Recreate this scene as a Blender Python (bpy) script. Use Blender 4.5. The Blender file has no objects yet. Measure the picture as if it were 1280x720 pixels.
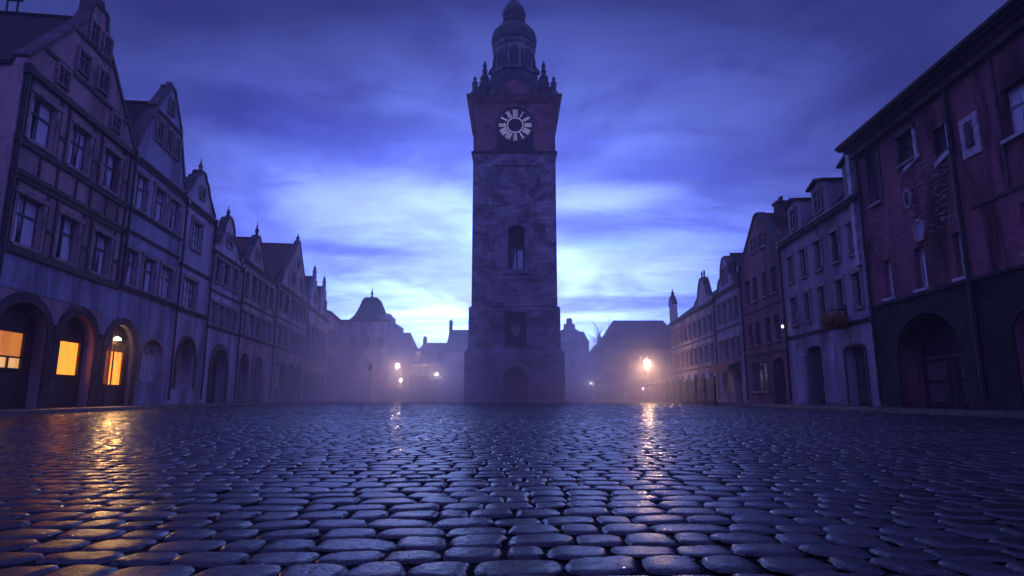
import bpy, bmesh, math, random
import numpy as np
from mathutils import Vector, Matrix
random.seed(7)
S = bpy.context.scene
C = S.collection
R = math.radians

# ------------------------------------------------------------------ camera
F = 760.0; PITCH = math.atan(136 / 760.0); CAMH = 0.55
cd = bpy.data.cameras.new('camera'); cam = bpy.data.objects.new('camera', cd); C.objects.link(cam)
cam.location = (0, 0, CAMH); cam.rotation_euler = (R(90) + PITCH, 0, 0)
cd.sensor_width = 36; cd.lens = F / 1280 * 36; cd.clip_start = .05; cd.clip_end = 2000
S.camera = cam

# ------------------------------------------------------------------ light
SUN_EL, SUN_AZ = R(14), R(-4)
W = bpy.data.worlds.new('World'); S.world = W; W.use_nodes = True
nt = W.node_tree; nt.nodes.clear()
def N(t, **k):
    n = nt.nodes.new(t)
    for a, b in k.items(): setattr(n, a, b)
    return n
def LK(a, b): nt.links.new(a, b)
def M(op, a, b=None, c=None):
    n = N('ShaderNodeMath', operation=op)
    for i, v in enumerate((a, b, c)):
        if v is None: continue
        if isinstance(v, (int, float)): n.inputs[i].default_value = v
        else: LK(v, n.inputs[i])
    return n.outputs[0]
def ramp(fac, stops, interp='LINEAR'):
    n = N('ShaderNodeValToRGB'); r = n.color_ramp; r.interpolation = interp
    while len(r.elements) < len(stops): r.elements.new(.5)
    for e, (p, c) in zip(r.elements, stops):
        e.position = p; e.color = (c[0], c[1], c[2], 1) if not isinstance(c, (int, float)) else (c, c, c, 1)
    if fac is not None: LK(fac, n.inputs[0])
    return n.outputs[0]
def mixc(f, a, b, mode='MIX'):
    n = N('ShaderNodeMix', data_type='RGBA', blend_type=mode)
    for i, v in ((0, f), (6, a), (7, b)):
        if isinstance(v, (int, float)): n.inputs[i].default_value = v
        elif isinstance(v, tuple): n.inputs[i].default_value = (v[0], v[1], v[2], 1)
        else: LK(v, n.inputs[i])
    return n.outputs[2]
tc = N('ShaderNodeTexCoord'); sx = N('ShaderNodeSeparateXYZ'); LK(tc.outputs['Generated'], sx.inputs[0])
X_, Y_, Z_ = sx.outputs
el = M('MULTIPLY', M('ARCSINE', Z_), 57.2958); az = M('MULTIPLY', M('ARCTAN2', X_, Y_), 57.2958)
# cloud coordinates: a flat layer of cloud seen in perspective
zz = M('ADD', M('MAXIMUM', Z_, 0.0), .16)
cv = N('ShaderNodeCombineXYZ'); LK(M('DIVIDE', X_, zz), cv.inputs[0]); LK(M('DIVIDE', Y_, zz), cv.inputs[1])
def cloud(scale, det, rough, loc, stretch=(1, 1, 1), dist=.6, rot=0):
    mp = N('ShaderNodeMapping'); LK(cv.outputs[0], mp.inputs[0]); mp.inputs['Location'].default_value = loc
    mp.inputs['Scale'].default_value = stretch; mp.inputs['Rotation'].default_value = (0, 0, rot)
    n = N('ShaderNodeTexNoise'); n.inputs['Scale'].default_value = scale; n.inputs['Detail'].default_value = det
    n.inputs['Roughness'].default_value = rough; n.inputs['Distortion'].default_value = dist
    LK(mp.outputs[0], n.inputs['Vector']); return n.outputs['Fac']
wob = cloud(.8, 5, .55, (3, 1, 0))
w2 = M('MULTIPLY', M('SUBTRACT', wob, .5), 1.0)
def blob(a0, e0, A, E_, k=.9):           # soft elliptical patch of sky with a ragged edge
    u = M('DIVIDE', M('SUBTRACT', az, a0), A); v = M('DIVIDE', M('SUBTRACT', el, e0), E_)
    return M('ADD', M('SQRT', M('ADD', M('MULTIPLY', u, u), M('MULTIPLY', v, v))), M('MULTIPLY', w2, k))
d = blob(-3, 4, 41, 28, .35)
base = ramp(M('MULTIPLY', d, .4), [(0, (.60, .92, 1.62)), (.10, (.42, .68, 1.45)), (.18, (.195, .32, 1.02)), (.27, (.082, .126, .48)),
        (.36, (.034, .048, .205)), (.46, (.009, .013, .068)), (.56, (.009, .012, .055)), (.72, (.046, .050, .215)), (1, (.052, .054, .24))])  # last stops brighten the unseen sky overhead and behind, to light the facades
def sm(v, lo, hi):
    n = N('ShaderNodeMapRange', interpolation_type='SMOOTHSTEP'); LK(v, n.inputs[0])
    n.inputs[1].default_value = lo; n.inputs[2].default_value = hi; n.inputs[3].default_value = 0; n.inputs[4].default_value = 1
    return n.outputs[0]
c1 = sm(cloud(1.3, 9, .60, (1.3, 4.2, 0), (1, .75, 1), .5, R(25)), .42, .62)
c2 = sm(cloud(3.0, 9, .62, (7.3, 2.2, 0), (.55, 1.3, 1), .4, R(-18)), .44, .66)
dark = M('MAXIMUM', M('MULTIPLY', c1, .8), M('MULTIPLY', c2, .6))
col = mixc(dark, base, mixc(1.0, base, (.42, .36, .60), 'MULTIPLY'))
# long cloud bars and a brighter drift, placed by direction in the sky
bars = [(-15, 13.2, 8, 1.0, 1.1), (8, 15.5, 9, 2.0, 1.1), (17, 20, 14, 3.2, .9), (13, 8.6, 14, .7, 1.2), (-22, 24, 16, 3.0, .9)]
tot = None
for b in bars:
    f = M('SUBTRACT', 1.0, sm(blob(b[0], b[1], b[2], b[3], 2.2 * b[4]), .35, 1.15))
    tot = f if tot is None else M('MAXIMUM', tot, f)
col = mixc(M('MULTIPLY', tot, .7), col, mixc(1.0, col, (.36, .33, .62), 'MULTIPLY'))
lite = [(-12, 17, 10, 3.2, 1), (10, 18.5, 9, 1.6, 1), (5, 12, 14, 2.0, 1)]
tl = None
for b in lite:
    f = M('SUBTRACT', 1.0, sm(blob(b[0], b[1], b[2], b[3], 2.0), .2, 1.3))
    tl = f if tl is None else M('MAXIMUM', tl, f)
col = mixc(M('MULTIPLY', tl, .55), col, mixc(.55, col, (.36, .48, .98)))
c3 = cloud(5.0, 9, .65, (2.1, 9.4, 0), (.6, 1.2, 1), .5, R(-25))
c4 = M('ADD', .62, M('MULTIPLY', c3, .76))
cc4 = N('ShaderNodeCombineXYZ'); [LK(c4, cc4.inputs[i]) for i in range(3)]
col = mixc(1.0, col, cc4.outputs[0], 'MULTIPLY')
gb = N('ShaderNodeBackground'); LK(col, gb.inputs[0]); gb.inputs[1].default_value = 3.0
sk = N('ShaderNodeTexSky', sky_type='NISHITA', sun_disc=False); sk.sun_elevation = R(0.5); sk.sun_rotation = SUN_AZ
nb = N('ShaderNodeBackground'); LK(mixc(1.0, sk.outputs[0], (.10, .09, .35), 'MULTIPLY'), nb.inputs[0]); nb.inputs[1].default_value = .05
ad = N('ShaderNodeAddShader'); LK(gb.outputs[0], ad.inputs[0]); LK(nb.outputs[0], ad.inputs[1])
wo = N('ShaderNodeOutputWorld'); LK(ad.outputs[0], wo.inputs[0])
sl = bpy.data.lights.new('sun', 'SUN'); so = bpy.data.objects.new('sun', sl); C.objects.link(so)
sl.energy = .05; sl.angle = R(40); sl.color = (.45, .5, 1.0)
so.rotation_euler = (R(90) - SUN_EL, 0, R(180) - SUN_AZ)
S.view_settings.view_transform = 'Standard'; S.view_settings.look = 'None'; S.view_settings.exposure = 0.0
S.view_settings.gamma = 1; S.view_settings.use_curve_mapping = False
S.cycles.volume_bounces = 3; S.cycles.max_bounces = 5; S.cycles.diffuse_bounces = 2; S.cycles.glossy_bounces = 2; S.cycles.use_denoising = True
S.cycles.sample_clamp_indirect = 3; S.cycles.caustics_reflective = False; S.cycles.caustics_refractive = False

# ------------------------------------------------------------------ materials
MATS = {}
def material(name, col, rough=.8, stain=.25, sscale=.7, bump=.15, bscale=14, metal=0, spec=.4, drip=False, col2=None, brick=None, extra=None):
    global nt
    m = bpy.data.materials.new(name); m.use_nodes = True; nt = m.node_tree; nt.nodes.clear()
    p = N('ShaderNodeBsdfPrincipled'); o = N('ShaderNodeOutputMaterial'); LK(p.outputs[0], o.inputs[0])
    t = N('ShaderNodeTexCoord'); ob = t.outputs['Object']
    if drip:
        mp = N('ShaderNodeMapping'); LK(ob, mp.inputs[0]); mp.inputs['Scale'].default_value = (1, 1, .22); v = mp.outputs[0]
    else: v = ob
    n = N('ShaderNodeTexNoise'); n.inputs['Scale'].default_value = sscale; n.inputs['Detail'].default_value = 8; n.inputs['Roughness'].default_value = .65
    n.inputs['Distortion'].default_value = .6; LK(v, n.inputs['Vector'])
    c2 = col2 or tuple(c * (1 - stain) * .8 for c in col)
    cc = mixc(sm(n.outputs['Fac'], .38, .66), tuple(min(1, c * (1 + stain * .35)) for c in col), c2)
    n2 = N('ShaderNodeTexNoise'); n2.inputs['Scale'].default_value = sscale * 7; n2.inputs['Detail'].default_value = 6; LK(ob, n2.inputs['Vector'])
    cc = mixc(M('MULTIPLY', sm(n2.outputs['Fac'], .5, .72), stain), cc, tuple(c * .45 for c in col))
    nb = N('ShaderNodeTexNoise'); nb.inputs['Scale'].default_value = bscale; nb.inputs['Detail'].default_value = 5; LK(ob, nb.inputs['Vector'])
    h = M('ADD', nb.outputs['Fac'], M('MULTIPLY', n.outputs['Fac'], .8))
    if brick:
        bw, bh, mort, dark = brick
        s = N('ShaderNodeSeparateXYZ'); LK(ob, s.inputs[0]); cb = N('ShaderNodeCombineXYZ')
        LK(M('ADD', s.outputs[0], s.outputs[1]), cb.inputs[0]); LK(s.outputs[2], cb.inputs[1])
        bk = N('ShaderNodeTexBrick'); LK(cb.outputs[0], bk.inputs['Vector']); bk.inputs['Scale'].default_value = 1
        bk.inputs['Brick Width'].default_value = bw; bk.inputs['Row Height'].default_value = bh; bk.inputs['Mortar Size'].default_value = mort
        bk.inputs['Mortar Smooth'].default_value = .4; bk.inputs['Color1'].default_value = (1, 1, 1, 1); bk.inputs['Color2'].default_value = (.55, .55, .55, 1); bk.inputs['Mortar'].default_value = (dark, dark, dark, 1)
        cc = mixc(.85, cc, bk.outputs['Color'], 'MULTIPLY')
        h = M('ADD', M('MULTIPLY', h, .35), M('MULTIPLY', M('SUBTRACT', 1.0, bk.outputs['Fac']), 1.2))
    if extra: cc, h = extra(ob, cc, h)
    LK(cc, p.inputs['Base Color'])
    p.inputs['Roughness'].default_value = rough; p.inputs['Metallic'].default_value = metal; p.inputs['Specular IOR Level'].default_value = spec
    b = N('ShaderNodeBump'); b.inputs['Strength'].default_value = min(1, bump * 2); b.inputs['Distance'].default_value = .03; LK(h, b.inputs['Height']); LK(b.outputs[0], p.inputs['Normal'])
    MATS[name] = m; return m
def emit(name, c, s):
    m = bpy.data.materials.new(name); m.use_nodes = True; p = m.node_tree.nodes['Principled BSDF']
    p.inputs['Base Color'].default_value = (.8, .8, .8, 1); p.inputs['Emission Color'].default_value = (*c, 1); p.inputs['Emission Strength'].default_value = s
    return m
plaster = dict(rough=.85, stain=.45, drip=True, bump=.35, bscale=9)
P_blue = material('plaster_grey', (.40, .40, .52), **plaster)
P_pink = material('plaster_rose', (.50, .34, .34), **plaster)
P_pale = material('plaster_pale', (.50, .47, .56), **plaster)
P_salmon = material('plaster_salmon', (.50, .36, .36), **plaster)
P_lilac = material('plaster_lilac', (.42, .36, .42), **plaster)
P_brick = material('plaster_brick_red', (.30, .135, .17), **plaster)
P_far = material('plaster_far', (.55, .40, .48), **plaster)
timber = material('timber', (.09, .06, .055), rough=.7, stain=.4, sscale=3, bump=.3)
stone_trim = material('stone_trim', (.42, .31, .30), rough=.8, stain=.4, sscale=2, bump=.4)
dark_trim = material('dark_trim', (.12, .09, .10), rough=.75, stain=.4, sscale=2, bump=.4)
stone_dark = material('stone_dark', (.12, .09, .085), rough=.8, stain=.5, sscale=1.4, bump=.5, brick=(.9, .42, .012, .3))
stone_base = material('stone_base', (.055, .045, .05), rough=.8, stain=.5, sscale=1.4, bump=.5, brick=(1.1, .5, .012, .3))
roof_m = material('roof_tiles', (.035, .02, .02), rough=.75, stain=.5, sscale=.8, bump=.5, brick=(.24, .2, .02, .25))
roof_red = material('roof_tiles_red', (.17, .06, .06), rough=.75, stain=.5, sscale=.8, bump=.5, brick=(.24, .2, .02, .3))
metal_d = material('dark_metal', (.05, .05, .055), rough=.45, metal=.6, stain=.2, sscale=6, bump=.1)
zinc = material('zinc', (.55, .55, .6), rough=.5, stain=.3, sscale=2, bump=.1)
door_m = material('door_wood', (.07, .045, .035), rough=.55, stain=.4, sscale=3, bump=.3)
white_m = material('white_paint', (.62, .60, .62), rough=.6, stain=.2, sscale=5, bump=.1)
frame_m = material('frame_paint', (.16, .13, .14), rough=.5, stain=.2, sscale=8, bump=.1)
T_stone = material('tower_ashlar', (.41, .37, .40), rough=.85, stain=.55, sscale=.5, bump=.55, bscale=7, brick=(.95, .42, .02, .6))
T_red = material('tower_red_render', (.31, .145, .155), rough=.85, stain=.45, sscale=.6, bump=.35)
T_dark = material('tower_dark_panel', (.035, .032, .045), rough=.6, stain=.3, sscale=2, bump=.2)
copper = material('dark_copper', (.045, .055, .06), rough=.5, stain=.5, sscale=1.5, bump=.3, metal=.3)
dial_m = emit('dial_numerals', (.75, .68, 1.0), .22)  # faint glow added to lift the numerals above plain white paint
soil_m = material('plant_leaf', (.34, .16, .035), rough=.6, stain=.4, sscale=6, bump=.2)
bark_m = material('pale_bark', (.5, .46, .48), rough=.8, stain=.5, sscale=4, bump=.3)
hedge_m = material('hedge_leaf', (.035, .045, .035), rough=.6, stain=.4, sscale=5, bump=.2)
canvas_m = material('canvas', (.34, .28, .30), rough=.8, stain=.25, sscale=3, bump=.1)
flag_m = material('paving_flags', (.10, .09, .10), rough=.38, stain=.5, sscale=1.2, bump=.4, spec=.5)
kerb_m = material('kerb_stone', (.13, .12, .13), rough=.4, stain=.4, sscale=3, bump=.4)

def sgraf(ob, cc, h):        # pale scratched scrollwork on the red plaster, only in its own field of the wall
    s = N('ShaderNodeSeparateXYZ'); LK(ob, s.inputs[0])
    n = N('ShaderNodeTexNoise'); n.inputs['Scale'].default_value = 1.6; n.inputs['Detail'].default_value = 3; LK(ob, n.inputs['Vector'])
    w = N('ShaderNodeTexWave', wave_type='RINGS'); w.inputs['Scale'].default_value = 1.3; w.inputs['Distortion'].default_value = 9; w.inputs['Detail'].default_value = 3; w.inputs['Detail Scale'].default_value = 2.2
    LK(ob, w.inputs['Vector'])
    line = sm(w.outputs['Fac'], .72, .9)
    mx = M('MULTIPLY', sm(s.outputs[0], .2, .9), M('SUBTRACT', 1.0, sm(s.outputs[0], 5.6, 6.3)))
    mz = M('MULTIPLY', sm(s.outputs[2], 6.0, 6.7), M('SUBTRACT', 1.0, sm(s.outputs[2], 9.0, 10.0)))
    k = M('MULTIPLY', M('MULTIPLY', line, M('MULTIPLY', mx, mz)), sm(n.outputs['Fac'], .4, .6))
    # below the first floor band the wall is bare dark stone
    cc = mixc(M('MULTIPLY', k, .75), cc, (.50, .32, .34))
    return cc, M('ADD', h, M('MULTIPLY', k, 1.2))
P_sgraf = material('plaster_plum', (.27, .105, .13), extra=sgraf, rough=.9, stain=.8, drip=True, bump=.5, bscale=6, sscale=.9)

def glass_mat(name, pale, amount):
    global nt
    m = bpy.data.materials.new(name); m.use_nodes = True; nt = m.node_tree; nt.nodes.clear()
    p = N('ShaderNodeBsdfPrincipled'); o = N('ShaderNodeOutputMaterial'); LK(p.outputs[0], o.inputs[0])
    t = N('ShaderNodeTexCoord'); oi = N('ShaderNodeObjectInfo'); s = N('ShaderNodeSeparateXYZ'); LK(t.outputs['Object'], s.inputs[0])
    cb = N('ShaderNodeCombineXYZ'); LK(M('MULTIPLY', s.outputs[0], 5.0), cb.inputs[0]); LK(M('MULTIPLY', s.outputs[2], .35), cb.inputs[2]); LK(M('MULTIPLY', oi.outputs['Random'], 60), cb.inputs[1])
    n = N('ShaderNodeTexNoise'); n.inputs['Scale'].default_value = 1; n.inputs['Detail'].default_value = 4; LK(cb.outputs[0], n.inputs['Vector'])
    c = mixc(M('MULTIPLY', sm(n.outputs['Fac'], .37, .50), amount), (.012, .012, .02), pale)
    LK(c, p.inputs['Base Color']); p.inputs['Roughness'].default_value = .08; p.inputs['IOR'].default_value = 1.5; p.inputs['Coat Weight'].default_value = .3; p.inputs['Coat Roughness'].default_value = .05
    n3 = N('ShaderNodeTexNoise'); n3.inputs['Scale'].default_value = 1.5; LK(t.outputs['Object'], n3.inputs['Vector'])
    b = N('ShaderNodeBump'); b.inputs['Strength'].default_value = .12; b.inputs['Distance'].default_value = .05; LK(n3.outputs['Fac'], b.inputs['Height']); LK(b.outputs[0], p.inputs['Normal'])
    MATS[name] = m; return m
G_curtain = glass_mat('glass_with_curtains', (.86, .90, 1.0), 1.0)
G_dark = glass_mat('glass_dark', (.20, .20, .26), .5)
def lit_mat(name, ca, cb_, strength, vert=7.0, scale=1.0):
    global nt
    m = bpy.data.materials.new(name); m.use_nodes = True; nt = m.node_tree; nt.nodes.clear()
    p = N('ShaderNodeBsdfPrincipled'); o = N('ShaderNodeOutputMaterial'); LK(p.outputs[0], o.inputs[0])
    t = N('ShaderNodeTexCoord'); mp = N('ShaderNodeMapping'); LK(t.outputs['Object'], mp.inputs[0]); mp.inputs['Scale'].default_value = (vert, 1, .45)
    n = N('ShaderNodeTexNoise'); n.inputs['Scale'].default_value = scale; n.inputs['Detail'].default_value = 5; n.inputs['Distortion'].default_value = .5; LK(mp.outputs[0], n.inputs['Vector'])
    c = mixc(sm(n.outputs['Fac'], .35, .62), ca, cb_)
    LK(c, p.inputs['Emission Color']); p.inputs['Emission Strength'].default_value = strength; p.inputs['Base Color'].default_value = (.2, .1, .04, 1); p.inputs['Roughness'].default_value = .3
    MATS[name] = m; return m
L_blind = lit_mat('lit_orange_blind', (.50, .13, .015), (.62, .19, .03), 1.0, 1.5)
L_lower = lit_mat('lit_pale_pane', (.75, .35, .12), (.95, .55, .25), 1.0, 3)
L_curt = lit_mat('lit_yellow_curtain', (.8, .20, .01), (1.0, .25, .025), 2.2, 9)
L_lace = lit_mat('lit_lace_curtain', (.45, .10, .006), (1.0, .25, .025), 2.6, 10, 1.3)
E_warm = emit('lamp_glow_warm', (1, .66, .40), 70)
E_white = emit('lamp_glow_white', (1, .72, .50), 22)
E_small = emit('lamp_glow_small', (.95, .8, 1), 2.5)

# ------------------------------------------------------------------ helpers
class MB:
    def __init__(s): s.v = []; s.f = []
    def box(s, x0, x1, y0, y1, z0, z1):
        b = len(s.v); s.v += [(x0, y0, z0), (x1, y0, z0), (x1, y1, z0), (x0, y1, z0), (x0, y0, z1), (x1, y0, z1), (x1, y1, z1), (x0, y1, z1)]
        s.f += [tuple(b + i for i in q) for q in ((0, 3, 2, 1), (4, 5, 6, 7), (0, 1, 5, 4), (1, 2, 6, 5), (2, 3, 7, 6), (3, 0, 4, 7))]; return s
    def poly(s, pts):
        b = len(s.v); s.v += [tuple(p) for p in pts]; s.f.append(tuple(range(b, b + len(pts)))); return s
    def prism(s, pts, y0, y1):           # pts in x,z
        n = len(pts); b = len(s.v)
        s.v += [(x, y0, z) for x, z in pts] + [(x, y1, z) for x, z in pts]
        s.f.append(tuple(range(b, b + n))); s.f.append(tuple(range(b + 2 * n - 1, b + n - 1, -1)))
        for i in range(n):
            j = (i + 1) % n; s.f.append((b + i, b + n + i, b + n + j, b + j))
        return s
    def lathe(s, prof, cx=0, cy=0, n=12, rot=0, squash=1):
        b = len(s.v)
        for r, z in prof:
            for k in range(n):
                a = rot + 2 * math.pi * k / n; s.v.append((cx + r * math.cos(a), cy + r * math.sin(a) * squash, z))
        for i in range(len(prof) - 1):
            for k in range(n):
                k2 = (k + 1) % n; s.f.append((b + i * n + k, b + i * n + k2, b + (i + 1) * n + k2, b + (i + 1) * n + k))
        s.f.append(tuple(b + k for k in range(n - 1, -1, -1))); s.f.append(tuple(b + (len(prof) - 1) * n + k for k in range(n))); return s
    def tube(s, pts, rad, n=8):
        pts = [Vector(p) for p in pts]; b = len(s.v)
        if isinstance(rad, (int, float)): rad = [rad] * len(pts)
        for i, p in enumerate(pts):
            dvec = (pts[min(i + 1, len(pts) - 1)] - pts[max(i - 1, 0)]).normalized()
            u = dvec.orthogonal().normalized() if abs(dvec.z) < .99 else Vector((1, 0, 0)); w = dvec.cross(u)
            for k in range(n):
                a = 2 * math.pi * k / n; q = p + (u * math.cos(a) + w * math.sin(a)) * rad[i]; s.v.append(tuple(q))
        for i in range(len(pts) - 1):
            for k in range(n):
                k2 = (k + 1) % n; s.f.append((b + i * n + k, b + i * n + k2, b + (i + 1) * n + k2, b + (i + 1) * n + k))
        s.f.append(tuple(b + k for k in range(n - 1, -1, -1))); s.f.append(tuple(b + (len(pts) - 1) * n + k for k in range(n))); return s
    def mesh(s, name, mat, smooth=False, bevel=0):
        me = bpy.data.meshes.new(name); me.from_pydata(s.v, [], s.f); me.materials.append(mat)
        bm = bmesh.new(); bm.from_mesh(me); bmesh.ops.recalc_face_normals(bm, faces=bm.faces)
        if bevel: bmesh.ops.bevel(bm, geom=list(bm.edges), offset=bevel, segments=1, affect='EDGES')
        bm.to_mesh(me); bm.free()
        if smooth:
            for p in me.polygons: p.use_smooth = True
        return me
    def obj(s, name, mat, parent=None, loc=(0, 0, 0), smooth=False, bevel=0):
        return link(name, s.mesh(name, mat, smooth, bevel), parent, loc)
def link(name, me, parent=None, loc=(0, 0, 0)):
    o = bpy.data.objects.new(name, me); C.objects.link(o); o.location = loc
    if parent: o.parent = parent
    return o
def tag(o, label, cat, group=None, kind=None):
    o['label'] = label; o['category'] = cat
    if group: o['group'] = group
    if kind: o['kind'] = kind
    return o
def struct(o): o['kind'] = 'structure'; return o
def thing(name, label, cat, loc=(0, 0, 0), rz=0, group=None):
    o = bpy.data.objects.new(name, None); C.objects.link(o); o.location = loc; o.rotation_euler = (0, 0, rz); o.empty_display_size = .3
    return tag(o, label, cat, group)

def arc_pts(xa, xb, zb, rise, n=10):
    cx = (xa + xb) / 2; rx = (xb - xa) / 2
    return [(cx - rx * math.cos(math.pi * i / n), zb - rise + rise * math.sin(math.pi * i / n)) for i in range(n + 1)]

def facade(mb, x0, x1, z0, z1, ops, skips=()):
    """front sheet at y=0 with real openings; ops: (xa,xb,za,zb,depth,rise)"""
    xs = sorted({x0, x1, *[c for o in ops for c in o[:2]], *[c for q in skips for c in q[:2]]})
    zs = sorted({z0, z1, *[c for o in ops for c in o[2:4]], *[c for q in skips for c in q[2:4]]})
    xs = [x for x in xs if x0 <= x <= x1]; zs = [z for z in zs if z0 <= z <= z1]
    for i in range(len(xs) - 1):
        for j in range(len(zs) - 1):
            mx, mz = (xs[i] + xs[i + 1]) / 2, (zs[j] + zs[j + 1]) / 2
            if any(o[0] < mx < o[1] and o[2] < mz < o[3] for o in list(ops) + list(skips)): continue
            mb.poly([(xs[i], 0, zs[j]), (xs[i + 1], 0, zs[j]), (xs[i + 1], 0, zs[j + 1]), (xs[i], 0, zs[j + 1])])
    for xa, xb, za, zb, dp, rise in ops:
        zs_ = zb - rise
        mb.poly([(xa, 0, za), (xa, dp, za), (xa, dp, zs_), (xa, 0, zs_)]); mb.poly([(xb, 0, za), (xb, 0, zs_), (xb, dp, zs_), (xb, dp, za)])
        mb.poly([(xa, 0, za), (xb, 0, za), (xb, dp, za), (xa, dp, za)])
        if rise == 0: mb.poly([(xa, 0, zb), (xa, dp, zb), (xb, dp, zb), (xb, 0, zb)])
        else:
            ap = arc_pts(xa, xb, zb, rise)
            for (ax, az_), (bx, bz) in zip(ap, ap[1:]):
                if max(az_, bz) < zb - 1e-4 or True:
                    mb.poly([(ax, 0, az_), (bx, 0, bz), (bx, 0, zb + 1e-5), (ax, 0, zb + 1e-5)])
                mb.poly([(ax, 0, az_), (ax, dp, az_), (bx, dp, bz), (bx, 0, bz)])

WC = {}
def win_meshes(w, h, style, fm, gm):
    k = (round(w, 1), round(h, 1), style, fm.name, gm.name); 
    w, h = k[0], k[1]
    if k in WC: return WC[k]
    mb = MB(); b = .045
    hw, hh = w / 2, h / 2
    mb.box(-hw - .05, -hw + b, -.03, .05, -hh - .05, hh + .05).box(hw - b, hw + .05, -.03, .05, -hh - .05, hh + .05)
    mb.box(-hw + b, hw - b, -.05, .05, -hh - .05, -hh + b).box(-hw + b, hw - b, -.05, .05, hh - b, hh + .05)
    if style != 'plain':
        mb.box(-.035, .035, -.03, .04, -hh + b, hh - b)
        zc = hh * .3; mb.box(-hw + b, -.035, -.045, .04, zc - .03, zc + .03).box(.035, hw - b, -.045, .04, zc - .03, zc + .03)
    if style == 'six':
        for sx_ in (-1, 1):
            xm = sx_ * hw * .52; mb.box(xm - .015, xm + .015, -.03, .03, -hh + b, zc - .03).box(xm - .015, xm + .015, -.03, .03, zc + .03, hh - b)
            zm = (zc - hh) / 2; a, c_ = sorted((sx_ * .035, xm - sx_ * .015)); mb.box(a, c_, -.03, .03, zm - .015, zm + .015)
            a, c_ = sorted((xm + sx_ * .015, sx_ * (hw - b))); mb.box(a, c_, -.03, .03, zm - .015, zm + .015)
    fr = mb.mesh('window', fm)
    pa = MB().poly([(-hw, .02, -hh), (hw, .02, -hh), (hw, .02, hh), (-hw, .02, hh)]).mesh('pane', gm)
    WC[k] = (fr, pa); return WC[k]

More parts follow.
